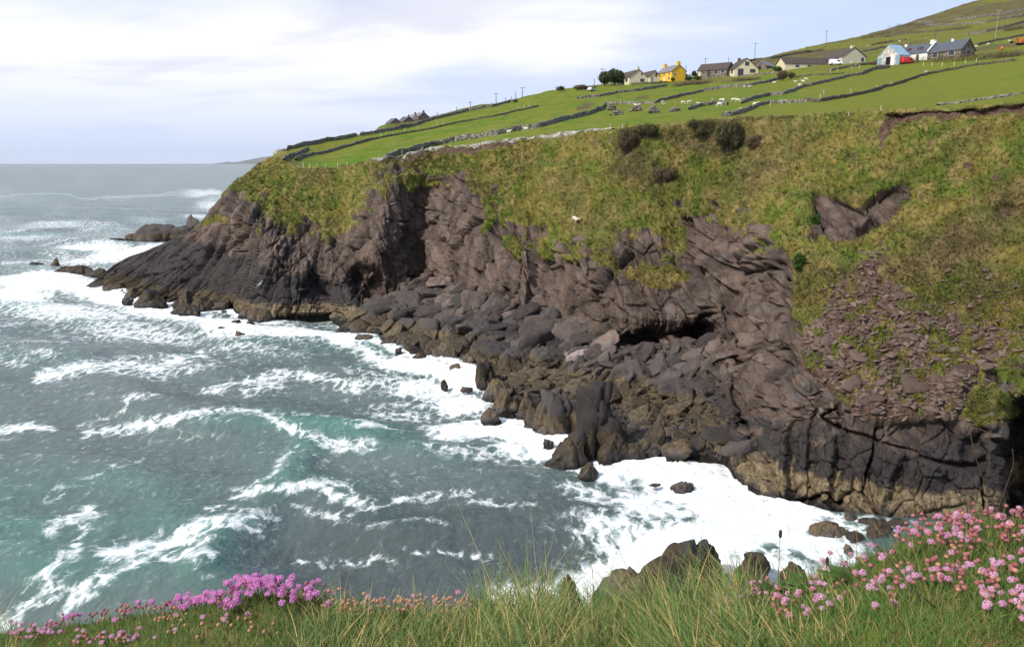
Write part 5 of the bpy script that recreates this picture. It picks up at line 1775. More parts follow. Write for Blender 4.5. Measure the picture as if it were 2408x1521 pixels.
for (p0, p1, lab, arm) in [
    ((237, 750), (237, 588), "pole with a transformer box beside the evergreen trees", True), ((151, 772), (151, 690), "short plain pole left of the evergreen trees", False),
    ((490, 640), (490, 597), "first of two thin poles behind the cream bungalow roof", True), ((527, 630), (527, 580), "second thin pole behind the cream bungalow roof", False),
    ((1113, 706), (1113, 553), "plain dark pole right of the yellow house", False), ((1317, 560), (1317, 405), "crossarm pole behind the green roofed cottage", True),
    ((1565, 530), (1565, 423), "thick plain pole behind the long brown wing", False), ((1836, 498), (1836, 318), "tall crossarm pole on the skyline above the stone outbuilding", True)]:
    pole(*z1(p0), z1(p1)[1], lab, arm)
for (p0, p1, lab, arm) in [((316, 562), (316, 335), "crossarm pole behind the buff bungalow", True), ((2105, 412), (2118, 125), "tall pale pole with crossarm on the right hillside", True),
                           ((1207, 492), (1207, 340), "thin pole between the barn and the white cottage", False), ((1472, 412), (1472, 296), "thin pole above the big white chimney", False),
                           ((2080, 472), (2080, 392), "short pole left of the digger", False), ((2152, 455), (2152, 392), "short pole next to the digger", False)]:
    pole(*z2(p0), z2(p1)[1], lab, arm, M_POLEP if 'pale' in lab else None, lean=.04 if 'pale' in lab else 0)
for (p0, p1, lab, arm) in [((1822, 345), (1822, 276), "dark pole beside the round bush on the left skyline", True), ((1710, 372), (1710, 318), "faint pole on the left skyline above the bend of the wall", False),
                           ((1542, 408), (1542, 357), "leftmost faint pole on the pasture skyline", False), ((2045, 300), (2045, 216), "thin crossarm pole over the grassy rise", True),
                           ((2120, 298), (2120, 260), "small pole, left of a pair on the rise", False), ((2176, 285), (2176, 250), "small pole, right of a pair on the rise", False),
                           ((2208, 278), (2210, 212), "leaning pole near the top of the left skyline", False), ((2267, 262), (2267, 172), "tall thin crossarm pole nearest the lane end", True)]:
    pole(*z3(p0), z3(p1)[1], lab, arm)
for (p0, p1, lab) in [((1252, 475), (1252, 420), "left pole of two beside the far dark roofed house"), ((1264, 470), (1264, 432), "right pole of two beside the far dark roofed house"), ((1388, 455), (1388, 410), "pole between the two far cottages")]:
    x, y = z3(p0)
    pole(x, y, z3(p1)[1], lab, False, base=knoll(x, y))

# fence posts
M_POST = simple_mat("pale_post", (0.55, 0.52, 0.46), .9, .2, 2, per_object=.3)
M_POSTD = simple_mat("grey_post", (0.26, 0.23, 0.19), .9, .2, 2, per_object=.3)
pg = G(); pg.tube([(0, 0, -.2), (0, 0, 1.15)], [.09, .075], 6)
PME = [pg.mesh("fence_post"), pg.mesh("fence_post")]
PME[0].materials.append(M_POST); PME[1].materials.append(M_POSTD)


def posts(pts, z, pale, label, group):
    for p in pts:
        o = link("fence_post", PME[0 if pale else 1], loc=ground(*z(p)), rot=(rnd.uniform(-.08, .08), rnd.uniform(-.08, .08), 0))
        k = float(np.clip(o.location.y / 200.0, .45, 1.0))
        o.scale = (k, k, k)
        tag(o, label, "fence post", group)


posts([(405, 846), (460, 858), (520, 862), (592, 862), (703, 862), (785, 855)], z3, True, "pale post in the line along the seaward edge of the left pasture", "posts on the seaward edge")
posts([(1062, 588), (1113, 582), (1165, 575), (1265, 552), (1375, 528), (1545, 490), (1590, 484)], z3, True, "pale post in the line below the long skyline wall", "posts below the skyline wall")
posts([(1160, 752), (1195, 740), (1243, 752), (1420, 712), (1700, 640), (2045, 575), (2282, 345), (2325, 335), (2235, 352)], z3, True, "pale post standing beside the thick grey wall or its hedge line", "posts by the thick wall")
posts([(15, 825), (40, 822), (380, 800), (455, 790), (522, 792), (556, 786), (598, 782), (737, 770), (815, 760), (640, 780)], z1, False, "grey post in the fence below the cream bungalow", "posts below the bungalow")
posts([(323, 1212), (447, 1205), (1560, 790), (1655, 790), (1998, 965), (2125, 950), (1765, 755), (435, 960), (530, 960)], z1, True, "pale post standing along one of the middle walls", "posts along the middle walls")
posts([(265, 1040), (585, 985), (855, 945), (1010, 905), (375, 765), (440, 750), (595, 735), (680, 725), (1350, 690), (1440, 692), (1550, 697), (1668, 692), (1785, 668), (1905, 655), (905, 1160), (560, 1225)], z2, True, "pale post in the fence lines of the right pasture", "posts of the right pasture")

# ------------------------------------------------------------------ shrubs, hedges, trees
def leaf_mat(name, dark, lite):
    m, nt, out = new_mat(name)
    t = nt.attr('tone').outputs['Fac']
    nz = nt.noise(nt.pos(), .8, 4, .6)
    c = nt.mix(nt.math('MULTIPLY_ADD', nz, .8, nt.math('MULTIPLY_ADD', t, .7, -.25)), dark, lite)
    gn = nt.n('ShaderNodeNewGeometry').outputs['Normal']
    nn = nt.vmath('NORMALIZE', nt.vmath('ADD', nt.vmath('MULTIPLY', gn, (.6, .6, .6)), nt.attr('bend').outputs['Vector']))
    principled(nt, out, c, .8, nn, .15)
    return m


L_DARK = leaf_mat("evergreen_leaf", (0.022, 0.036, 0.014), (0.075, 0.105, 0.035))
L_GREEN = leaf_mat("shrub_leaf", (0.020, 0.050, 0.010), (0.085, 0.150, 0.025))
L_BROWN = leaf_mat("bare_brown_twig", (0.070, 0.050, 0.028), (0.200, 0.150, 0.085))
L_MIX = leaf_mat("bramble_leaf", (0.038, 0.034, 0.018), (0.120, 0.115, 0.045))


def leaf_mass(name, clumps, n, size, mat, parent, seed, thin=False):
    r = np.random.RandomState(seed)
    cl = np.array(clumps, float)
    vol = cl[:, 3] * cl[:, 4] * cl[:, 5]
    k = r.choice(len(cl), n, p=vol / vol.sum())
    d = r.normal(size=(n, 3))
    d /= np.linalg.norm(d, axis=1, keepdims=True)
    rad = r.uniform(.25, 1.0, n) ** .45 * (1 + .16 * r.normal(size=n))
    P = cl[k, :3] + d * cl[k, 3:6] * rad[:, None]
    a = r.normal(size=(n, 3)) + (np.array([0, 0, 1.2]) if thin else 0)
    a /= np.linalg.norm(a, axis=1, keepdims=True)
    b = np.cross(a, r.normal(size=(n, 3)))
    b /= np.linalg.norm(b, axis=1, keepdims=True) + 1e-9
    s = size * r.uniform(.6, 1.4, (n, 1))
    la, lb = (1.9, .16) if thin else (1.0, .55)
    V = np.stack([P - a * s * la, P - b * s * lb, P + a * s * la, P + b * s * lb], 1)
    me = np_mesh(name, V.reshape(-1, 3), np.arange(4 * n).reshape(-1, 4), smooth=False)
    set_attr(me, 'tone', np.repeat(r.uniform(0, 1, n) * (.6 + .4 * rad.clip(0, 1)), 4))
    av = me.attributes.new('bend', 'FLOAT_VECTOR', 'POINT')
    av.data.foreach_set('vector', np.repeat(d + np.array([0, 0, .2]), 4, 0).astype(np.float32).ravel())
    return link(name, me, mat, parent)


def shrub(x, y, w, h, mat, label, seed, n=900, cat="shrub", name="shrub", trunk=None, base=None, tree=False, thin=False, depth=.8):
    P = ground(x, y) if base is None else base
    s = px_m(x, y, P[1])
    W_, H_ = w * s / 2, h * s
    t = empty(name, P, 0, label, cat)
    r = random.Random(seed)
    z0 = .38 if tree else .28
    cl = [(0, 0, H_ * (.5 + z0 * .3), W_ * .78, W_ * .78 * depth, H_ * .42)]
    for i in range(7):
        a = r.uniform(0, 6.28)
        q = r.uniform(.35, .75)
        cl.append((math.cos(a) * W_ * q, math.sin(a) * W_ * q * depth, H_ * r.uniform(z0, .82), W_ * r.uniform(.26, .42), W_ * r.uniform(.26, .42), H_ * r.uniform(.14, .24)))
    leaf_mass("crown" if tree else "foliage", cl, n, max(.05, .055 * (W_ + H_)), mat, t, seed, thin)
    g = G()
    if tree:
        g.tube([(0, 0, -.4), (.1, 0, H_ * .3), (.05, .1, H_ * .7)], [W_ * .10, W_ * .07, W_ * .03], 7)
        for i in range(4):
            a = i * 1.6
            g.tube([(.05, 0, H_ * .28), (math.cos(a) * W_ * .35, math.sin(a) * W_ * .3, H_ * .5), (math.cos(a) * W_ * .6, math.sin(a) * W_ * .5, H_ * .66)], [W_ * .05, W_ * .035, W_ * .015], 5)
        link("trunk", g.mesh("trunk", True), M_POLE, t)
    else:
        for i in range(5):
            a = i * 1.26
            g.tube([(math.cos(a) * W_ * .1, math.sin(a) * W_ * .1, -.2), (math.cos(a) * W_ * .4, math.sin(a) * W_ * .4, H_ * .6)], [W_ * .03 + .01, .01], 4)
        link("stem", g.mesh("stem"), M_POLE, t)
    return t


F4 = 1 / 4.47
tr = [((262, 764), 150 * F4, 132 * F4, "dark evergreen tree, left one of the rounded pair on the skyline", 1), ((368, 758), 190 * F4, 150 * F4, "dark evergreen tree, right and broader one of the rounded pair", 2)]
for p, w, h, lab, sd in tr:
    shrub(*z1(p), w, h, L_DARK, lab, sd, 2600, "tree", "evergreen_tree", tree=True)
shrub(*z1((980, 722)), 55 * F4, 48 * F4, L_GREEN, "small dark green bush in front of the yellow gable", 3, 500)
shrub(*z1((1105, 700)), 62 * F4, 60 * F4, L_DARK, "small dark bushy tree right of the yellow house", 4, 600, "tree", "garden_tree", tree=True)
shrub(*z1((1200, 672)), 60 * F4, 66 * F4, L_DARK, "little round headed tree between yellow house and green roof", 5, 600, "tree", "garden_tree", tree=True)
shrub(*z1((1150, 712)), 90 * F4, 46 * F4, L_DARK, "dark garden shrub under the little round headed tree, left half", 6, 700)
shrub(*z1((1240, 702)), 110 * F4, 44 * F4, L_GREEN, "wide green garden shrub in front of the green roofed cottage", 7, 700)
shrub(*z1((2080, 614)), 104 * F4, 60 * F4, L_GREEN, "rounded dark green bush beside the small cream gable", 8, 900)
shrub(*z1((2140, 708)), 120 * F4, 104 * F4, L_BROWN, "tall bare brown bush at the wall end", 9, 1300, thin=True)
shrub(*z1((2222, 694)), 90 * F4, 74 * F4, L_BROWN, "smaller bare brown bush right of the tall one", 10, 900, thin=True)
shrub(*z3((1865, 338)), 50 / 3.6, 22 / 3.6, L_BROWN, "round brown bush on the left skyline", 11, 500)
shrub(*z3((2200, 300)), 60 / 3.6, 30 / 3.6, L_BROWN, "bramble clump where the skyline wall ends", 12, 400)
shrub(1318, 216, 26, 12, L_DARK, "low dark bush on the skyline left of the silver car", 13, 500)
shrub(1365, 212, 40, 12, L_BROWN, "long low brown bush behind the silver car", 14, 600)
shrub(1878, 648, 34, 46, L_GREEN, "solitary round green bush low on the turf slope above the cove", 15, 1500)
shrub(1715, 352, 92, 62, L_MIX, "big dark bramble bush on the cliff lip", 16, 2400, thin=True, depth=.5)
shrub(1655, 322, 84, 36, L_MIX, "dark green bramble bush just left of the biggest one", 17, 1500, thin=True, depth=.5)
shrub(1770, 345, 60, 34, L_BROWN, "brown bramble bush just right of the biggest one", 18, 1200, thin=True, depth=.5)
shrub(1474, 372, 50, 66, L_BROWN, "grey brown thicket streaking down the cliff top", 19, 1900, thin=True, depth=.4)
shrub(1520, 335, 70, 30, L_MIX, "low bramble thicket on the lip over the grey brown streak", 20, 1300, thin=True, depth=.5)
shrub(1560, 440, 70, 36, L_BROWN, "brown thicket halfway down the turf slope", 21, 1300, thin=True, depth=.4)
shrub(1915, 592 - 48, 30, 28, L_GREEN, "small green bush by the rock scar on the turf slope", 22, 600)


def hedge(pts, w, h, mat, label, seed, dens=26, thin=True):
    P = []
    for a, b in zip(pts[:-1], pts[1:]):
        for i in range(8):
            t_ = i / 8
            P.append(ground(a[0] * (1 - t_) + b[0] * t_, a[1] * (1 - t_) + b[1] * t_))
    P = np.array(P)
    r = random.Random(seed)
    c = P.mean(0)
    t = empty("hedge", c, 0, label, "hedge")
    cl = [(*(p - c + np.array([r.uniform(-.3, .3), r.uniform(-.4, .4), h * .42])), r.uniform(1.0, 1.9), w, h * r.uniform(.4, .62)) for p in P]
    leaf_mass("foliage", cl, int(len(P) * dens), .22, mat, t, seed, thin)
    g = G()
    for p in P[::2]:
        q = p - c
        g.tube([q + np.array([0, 0, -.2]), q + np.array([.1, 0, h * .7])], [.06, .02], 4)
    link("stem", g.mesh("stem"), M_POLE, t)


hedge(W2((1190, 668), (1400, 660), (1650, 655), (1850, 640), (2050, 622)), 1.1, 2.4, L_BROWN, "long bare brown hedge in front of the row of slate cottages", 1, 60)
hedge(W2((2050, 620), (2200, 606), (2408, 590)), 1.2, 2.3, L_BROWN, "brown hedge continuing to the right edge below the digger", 2, 60)
hedge(W1((1000, 770), (1120, 758), (1250, 750), (1380, 735)), .9, 1.3, L_BROWN, "low brown hedge under the dark garden shrubs", 3, 50)
hedge(W1((1640, 716), (1750, 706), (1900, 696)), .8, 1.1, L_BROWN, "brown bank hedge below the cream gable", 4, 40)
hedge(W1((0, 800), (60, 798), (180, 785)), .8, 1.2, L_BROWN, "brown hedge behind the silver car", 5, 40)
hedge(W1((545, 752), (700, 742), (820, 738), (960, 730)), .5, .8, L_MIX, "thin hedge along the lane below the cream bungalow", 6, 36)
hedge(W2((700, 690), (800, 684), (870, 680)), .6, .9, L_BROWN, "scrubby hedge left of the blue barn doors", 7, 36)

hedge(W2((960, 392), (1150, 356), (1300, 342)), 1.2, 1.6, L_BROWN, "brown scrub along the hill wall above the barn roof", 8, 50)
hedge(W2((1500, 330), (1700, 316), (1850, 300)), 1.4, 1.8, L_BROWN, "brown scrub along the hill wall above the slate roofs", 9, 50)
hedge(W2((1000, 300), (1200, 268), (1370, 282)), 1.5, 1.8, L_MIX, "dark scrub line below the short high wall", 10, 40)
hedge(W2((700, 420), (850, 380), (980, 350)), 1.3, 1.6, L_MIX, "dark scrub line on the left flank of the hill", 11, 40)
hedge(W2((2210, 335), (2300, 322), (2408, 305)), 1.4, 2.0, L_BROWN, "brown scrub at the right edge below the rising wall", 12, 50)

# ------------------------------------------------------------------ sheep and gull
M_WOOL = simple_mat("wool", (0.62, 0.57, 0.45), .95, .18, 6, bump=.6, per_object=.12)


def merged(g, name, voxel):
    """fuse the solids of g into one continuous skin"""
    me = g.mesh(name)
    o = bpy.data.objects.new(name, me)
    COL.objects.link(o)
    md = o.modifiers.new("remesh", 'REMESH')
    md.mode = 'VOXEL'
    md.voxel_size = voxel
    sm = o.modifiers.new("smooth", 'SMOOTH')
    sm.iterations = 4
    dg = bpy.context.evaluated_depsgraph_get()
    res = bpy.data.meshes.new_from_object(o.evaluated_get(dg))
    res.name = name
    bpy.data.objects.remove(o)
    res.polygons.foreach_set('use_smooth', np.ones(len(res.polygons), bool))
    return res


def sheep_mesh(pose):
    g = G()
    lift = .0 if pose != 'lying' else -.34
    g.ell((0, 0, .68 + lift), (.56, .27, .30), 14, 10, .05, 3)
    g.ell((-.28, 0, .70 + lift), (.32, .26, .27), 12, 8, .05, 4)
    g.ell((.30, 0, .70 + lift), (.28, .24, .27), 12, 8, .05, 5)
    if pose == 'grazing':
        g.tube([(.42, 0, .74), (.66, 0, .52), (.76, 0, .26)], [.17, .13, .09], 8)
        g.ell((.80, 0, .16), (.12, .07, .13), 9, 7)
        ears = (.74, .27)
    else:
        g.tube([(.42, 0, .80 + lift), (.60, 0, .96 + lift), (.68, 0, 1.04 + lift)], [.17, .13, .10], 8)
        g.ell((.76, 0, 1.03 + lift), (.16, .085, .10), 9, 7)
        ears = (.68, 1.08 + lift)
    for s in (-1, 1):
        g.tube([(ears[0], s * .05, ears[1]), (ears[0] - .02, s * .20, ears[1] + .0)], [.045, .03], 6)
        if pose != 'lying':
            for x in (-.36, .34):
                b = .05 if x < 0 else 0
                g.tube([(x, s * .13, .58), (x - b, s * .135, .30), (x, s * .135, 0)], [.10, .055, .05], 7)
        else:
            g.ell((.32, s * .2, .10), (.22, .08, .09), 8, 6)
            g.ell((-.34, s * .22, .11), (.24, .1, .1), 8, 6)
    me = merged(g, "sheep", .045)
    me.materials.append(M_WOOL)
    return me


SHM = {k: sheep_mesh(k) for k in ('standing', 'grazing', 'lying')}
SHEEP = [
    (z1, (1405, 934), 'standing', "sheep behind the wall stub, left of the group"), (z1, (1487, 932), 'standing', "sheep behind the wall stub, middle of the group"), (z1, (1522, 938), 'grazing', "sheep behind the wall stub, right of the group"),
    (z1, (1612, 934), 'standing', "sheep facing away in the gap between two wall pieces"), (z1, (1663, 942), 'grazing', "sheep grazing in the gap, next to the wall of big stones"), (z1, (1720, 934), 'standing', "sheep beside the lower end of the wall of big stones"),
    (z1, (1473, 980), 'grazing', "sheep grazing on the near side of the wall stub"), (z1, (1262, 962), 'lying', "sheep resting at the left part of the wall stub"), (z1, (1150, 960), 'standing', "sheep standing between rubble heap and wall stub"),
    (z1, (1087, 962), 'grazing', "sheep grazing left of the one by the wall stub"), (z1, (873, 958), 'standing', "pale pinkish sheep under the end of the level wall"), (z1, (890, 963), 'lying', "lamb sized sheep lying beside the pale pinkish one"),
    (z1, (627, 966), 'lying', "sheep lying against the level wall above the wide heap"), (z1, (597, 974), 'lying', "sheep lying just left of the one against the level wall"), (z1, (2272, 738), 'standing', "sheep on its own below the bare brown bushes"),
    (z1, (2348, 732), 'standing', "lower of two sheep close together under the garden wall"), (z1, (2374, 708), 'grazing', "upper of two sheep close together under the garden wall"), (z1, (2313, 772), 'grazing', "sheep grazing right above the wall of big stones"),
    (z1, (1848, 962), 'lying', "cream sheep lying where the bent wall straightens"), (z1, (1728, 1034), 'lying', "sheep beside the bend of the bent wall"), (z1, (1745, 790), 'grazing', "sheep in the shade of the climbing wall, leftmost of three"),
    (z1, (1785, 781), 'grazing', "sheep in the shade of the climbing wall, middle of three"), (z1, (1806, 779), 'lying', "sheep in the shade of the climbing wall, rightmost of three"), (z1, (2045, 738), 'lying', "brownish sheep lying under the bare brown bush"),
    (z2, (45, 914), 'lying', "sheep lying close above the wall of big stones"), (z2, (307, 990), 'standing', "lone sheep in the middle of the narrow green strip"), (z2, (1378, 766), 'lying', "sheep lying on the long brown wall"),
    (z2, (1100, 447), 'standing', "sheep on the hill above the white cottage, upper"), (z2, (770, 496), 'grazing', "sheep on the slope behind the buff bungalow"), (z2, (1907, 503), 'grazing', "sheep right of the slate gable"),
    (z2, (2027, 480), 'grazing', "sheep near the short poles"), (z2, (2255, 450), 'standing', "sheep above the digger boom"), (z2, (1380, 418), 'grazing', "sheep high above the dormers"),
    (z2, (35, 535), 'grazing', "sheep on the left flank of the hill"), (z2, (90, 522), 'grazing', "second sheep on the left flank of the hill"), (z2, (165, 488), 'grazing', "sheep near the hill skyline"),
    (z3, (2295, 548), 'standing', "sheep under the thick grey wall, right one"), (z3, (2155, 572), 'standing', "sheep under the thick grey wall, left one"),
]
for i, (z, p, pose, lab) in enumerate(SHEEP):
    o = link("sheep", SHM[pose], loc=ground(*z(p)), rot=(0, 0, rnd.choice([0.2, 3.0, 2.6, -.4, 1.2, -2.2]) + rnd.uniform(-.4, .4)))
    o.scale = (.92,) * 3 if 'lamb' not in lab else (.7,) * 3
    tag(o, lab, "sheep", "sheep grazing the pastures")
P, N = on_cliff(1353, 527)
o = link("sheep", SHM['standing'], loc=P + np.array([0, -.2, .05]), rot=(0, .5, -.6), scale=.8)
tag(o, "white sheep perched alone on the steep turf of the cliff", "sheep")

M_GULL = simple_mat("white_feather", (0.85, 0.85, 0.86), .8, .06, 8)
g = G()
g.ell((0, 0, 0), (.26, .085, .085), 10, 8)
g.ell((.27, 0, .03), (.08, .06, .06), 8, 6)
g.add([(-.22, -.04, .01), (-.22, .04, .01), (-.42, .09, .0), (-.42, -.09, .0), (-.22, -.04, -.03), (-.22, .04, -.03), (-.42, .09, -.025), (-.42, -.09, -.025)], [(0, 1, 2, 3), (7, 6, 5, 4), (0, 4, 5, 1), (1, 5, 6, 2), (2, 6, 7, 3), (3, 7, 4, 0)])
for s in (-1, 1):
    pr = [(.14, .05, .02), (.16, .38, .14), (.02, .72, .10), (-.14, .70, .09), (-.06, .36, .11), (-.12, .05, .02)]
    n_ = len(pr)
    V = [(x, s * y, z) for x, y, z in pr] + [(x, s * y, z - .035) for x, y, z in pr]
    F = [tuple(range(n_)), tuple(range(2 * n_ - 1, n_ - 1, -1))] + [(i, n_ + i, n_ + (i + 1) % n_, (i + 1) % n_) for i in range(n_)]
    g.add(V, F if s > 0 else [f[::-1] for f in F])
gm = merged(g, "gull", .02)
o = link("gull", gm, M_GULL, loc=P3(612, 667, 112), rot=(math.radians(-38), math.radians(-10), math.radians(70)))
tag(o, "white gull gliding in front of the dark headland cliff", "gull")
gb = G(); gb.tube([(.33, 0, .03), (.42, 0, .015)], [.022, .006], 6)
link("bill", gb.mesh("bill"), M_YELP, o)

# =================================================================== FOREGROUND BANK
EDGE = {-500: (1512, 3.6), -200: (1500, 3.4), 0: (1492, 3.2), 100: (1482, 3.1), 200: (1470, 3.0), 300: (1456, 2.9), 400: (1444, 2.85), 480: (1430, 2.8), 560: (1413, 2.75), 640: (1402, 2.75), 720: (1410, 2.75), 800: (1432, 2.75),
        950: (1448, 2.75), 1080: (1448, 2.75), 1180: (1436, 2.8), 1300: (1442, 2.8), 1450: (1446, 2.8), 1600: (1428, 2.7), 1700: (1402, 2.6), 1800: (1385, 2.55), 1900: (1365, 2.5), 2000: (1335, 2.5), 2080: (1302, 2.45),
        2150: (1266, 2.45), 2230: (1242, 2.45), 2330: (1232, 2.4), 2408: (1234, 2.4), 2700: (1240, 2.2), 3000: (1250, 2.0)}
BX = np.linspace(-2000, 4600, 800)
ek = sorted(EDGE)
eY_ = smooth1(np.interp(BX, ek, [EDGE[k][0] for k in ek]), 3)
eD = smooth1(np.interp(BX, ek, [EDGE[k][1] for k in ek]), 3)
Pe = P3(BX, eY_, eD)
zn = np.minimum(Pe[:, 2] + 0.03, H - 0.95)
yN = np.full_like(BX, 1760.0)
YN = Y_at_z(BX, yN, zn)
nb_r = 90
tt = np.linspace(0, 1, nb_r)[:, None]
Pn = P3(BX, yN, YN)
Bp = Pe[None] * (1 - tt[..., None]) + Pn[None] * tt[..., None]
# gentle swell of the bank between lip and feet
Bp[..., 2] += 0.05 * np.sin(np.pi * tt) * sstep(BX, 1500, 2000)[None] + 0.045 * fbm(Bp / .45, 4, .5, 301) * sstep(tt, 0, .15) + 0.015 * fbm(Bp / .08, 3, .5, 302)
outr = []
for d_, z_ in ((.06, -.03), (.16, -.13), (.5, -.75), (1.4, -3.0), (3.2, -9.0), (5.5, -18.0), (7.0, -27.0)):
    q = Pe.copy()
    k = (q[:, 1] + d_) / q[:, 1]
    q[:, 0] *= k
    q[:, 1] *= k
    q[:, 2] += z_
    q[:, :2] += (fbm(q / 1.1, 3, .5, 303)[:, None]) * min(.3, d_ * .3)
    outr.append(q)
outr = np.stack(outr[::-1])
back = []
for yb, dz in ((.9, .0), (-1.0, .05), (-5.0, .3), (-14.0, 1.2)):
    q = Pn.copy()
    q[:, 0] = q[:, 0] * (1.0 if yb > 0 else 1 + abs(yb) * .6)
    q[:, 1] = yb
    q[:, 2] += dz
    back.append(q)
Vb = np.concatenate([outr, Bp, np.stack(back)])
meb = np_mesh("ground", Vb.reshape(-1, 3), grid_faces(Vb.shape[0], len(BX), flip=True))


def bank_mat():
    m, nt, out = new_mat("cushion_turf")
    pos = nt.pos()
    a = nt.noise(pos, 2.2, 5, .6)
    b = nt.noise(pos, 14, 5, .65)
    c = nt.mix(nt.step(a, .42, .60), (0.060, 0.105, 0.014), (0.105, 0.085, 0.030))
    c = nt.mix(nt.step(b, .45, .68), c, (0.120, 0.150, 0.030))
    c = nt.mix(nt.math('MULTIPLY', nt.step(nt.noise(pos, 3.1, 4, .6), .58, .68), .8), c, (0.15, 0.075, 0.03))
    z = nt.n('ShaderNodeSeparateXYZ', ins={0: pos}).outputs[2]
    rc, rb = rock_color(nt, pos, b, 0.2, False)
    c = nt.mix(nt.step(z, H - 2.6, H - 2.0), rc, c)
    principled(nt, out, c, .95, nt.bump(b, .9, .03), .1)
    return m


tag(link("ground", meb, bank_mat()), "grassy bank in the foreground falling away to the sea", "bank", kind="structure")


def bank(x, t):
    """point on the bank: photo column x, t = 0 lip .. 1 near the feet"""
    c = np.clip((np.asarray(x, float) - BX[0]) / (BX[1] - BX[0]), 0, len(BX) - 2)
    r = np.clip(np.asarray(t, float) * (nb_r - 1), 0, nb_r - 2)
    ci, ri = c.astype(int), r.astype(int)
    fc, fr = (c - ci)[..., None], (r - ri)[..., None]
    return (Bp[ri, ci] * (1 - fc) * (1 - fr) + Bp[ri, ci + 1] * fc * (1 - fr) + Bp[ri + 1, ci] * (1 - fc) * fr + Bp[ri + 1, ci + 1] * fc * fr)


def bank_t(x, y):
    """t on the bank that projects to photo row y in column x"""
    ts = np.linspace(0, 1, 160)
    P = bank(np.full(160, float(x)), ts)
    yc, zc = P[:, 1], P[:, 2] - H
    fwd = yc * CT - zc * ST
    up = yc * ST + zc * CT
    rows = 760.5 - FPX * up / fwd
    return float(ts[int(np.argmin(np.abs(rows - y)))])


# ------------------------------------------------------------------ grass blades
def blade_mat(name, greens, straw, strawf):
    m, nt, out = new_mat(name)
    t = nt.attr('tone').outputs['Fac']
    h = nt.attr('tip').outputs['Fac']
    c = nt.mix(nt.step(t, .0, .6), greens[0], greens[1])
    c = nt.mix(nt.step(t, 1 - strawf, 1 - strawf + .06), c, straw)
    c = nt.mix(nt.math('MULTIPLY', nt.step(h, .7, 1.0), .25), c, straw)
    gn = nt.n('ShaderNodeNewGeometry').outputs['Normal']
    nn = nt.vmath('NORMALIZE', nt.vmath('ADD', nt.vmath('MULTIPLY', gn, (.55, .55, .55)), (0, 0, .8)))
    b = principled(nt, None, c, .55, nn, .3)
    tr = nt.n('ShaderNodeBsdfTranslucent', ins={'Color': c})
    mx = nt.n('ShaderNodeMixShader', ins={0: .35})
    nt.t.links.new(b.outputs[0], mx.inputs[1])
    nt.t.links.new(tr.outputs[0], mx.inputs[2])
    nt.t.links.new(mx.outputs[0], out.inputs[0])
    return m


def blades(name, base, length, width, lean, mat, sd, segs=4, curve=.5):
    """curved ribbons with real width, one object"""
    n = len(base)
    r = np.random.RandomState(sd)
    az = r.uniform(0, 2 * np.pi, n)
    d0 = np.stack([np.cos(az) * .28, np.sin(az) * .28, np.ones(n)], -1) + lean
    d0 /= np.linalg.norm(d0, axis=1, keepdims=True)
    bend = np.stack([np.cos(az + r.normal(0, .6, n)), np.sin(az + r.normal(0, .6, n)), -.55 * np.ones(n)], -1) * (curve * r.uniform(.1, 1.3, n))[:, None] + lean * .9
    fa = r.uniform(0, np.pi, n)
    side = np.stack([np.cos(fa), np.sin(fa) * .6, np.zeros(n)], -1)
    V = np.zeros((n, segs + 1, 2, 3))
    for s in range(segs + 1):
        t = s / segs
        p = base + d0 * (length * t)[:, None] + bend * (length * t * t * .55)[:, None]
        w = width * (1 - t ** 1.6) * .5 + .00025
        V[:, s, 0] = p - side * w[:, None]
        V[:, s, 1] = p + side * w[:, None]
    idx = np.arange(n * (segs + 1) * 2).reshape(n, segs + 1, 2)
    F = np.stack([idx[:, :-1, 0], idx[:, :-1, 1], idx[:, 1:, 1], idx[:, 1:, 0]], -1).reshape(-1, 4)
    me = np_mesh(name, V.reshape(-1, 3), F)
    set_attr(me, 'tone', np.repeat(r.uniform(0, 1, n), (segs + 1) * 2))
    set_attr(me, 'tip', np.tile(np.repeat(np.linspace(0, 1, segs + 1), 2), n))
    o = link(name, me, mat)
    o['kind'] = 'stuff'
    return o


M_LONG = blade_mat("long_grass", ((0.088, 0.200, 0.045), (0.205, 0.330, 0.090)), (0.68, 0.50, 0.20), .27)
M_SHORT = blade_mat("short_grass", ((0.062, 0.150, 0.022), (0.150, 0.255, 0.058)), (0.46, 0.32, 0.13), .18)
r = np.random.RandomState(41)
n = 15000
x = np.concatenate([r.uniform(690, 1790, int(n * .86)), r.uniform(1700, 2100, int(n * .10)), r.uniform(-60, 60, int(n * .04))])
t_ = r.uniform(-.03, .60, len(x)) ** 1.0
t_ = np.clip(t_, 0, 1)
# thin out where the bud cushion shows between 800 and 1110 and let tussocks rise
tus = fbm(np.stack([x / 55, t_ * 3, x * 0], -1), 3, .5, 310)
keep = (r.uniform(0, 1, len(x)) < np.clip(.75 + tus * .9, .15, 1)) & ~((x > 770) & (x < 1110) & (t_ < .16) & (r.uniform(0, 1, len(x)) < .92)) & ~((x > 1690) & (r.uniform(0, 1, len(x)) < np.interp(x, [1690, 2100], [0, .8])) & (t_ < .35))
x, t_, tus = x[keep], t_[keep], tus[keep]
hgt = np.interp(x, [-60, 0, 60, 690, 790, 900, 1080, 1150, 1290, 1400, 1520, 1640, 1720, 1800, 2000], [.17, .15, .06, .08, .16, .10, .10, .17, .21, .16, .17, .17, .12, .09, .06])
L = hgt * np.exp(r.normal(0, .30, len(x))) * (1 + .35 * tus)
lean = np.stack([np.interp(x, [700, 1200, 1450, 1800], [.12, .10, -.18, -.22]) + r.normal(0, .16, len(x)), r.normal(-.02, .12, len(x)), 0 * x], -1)
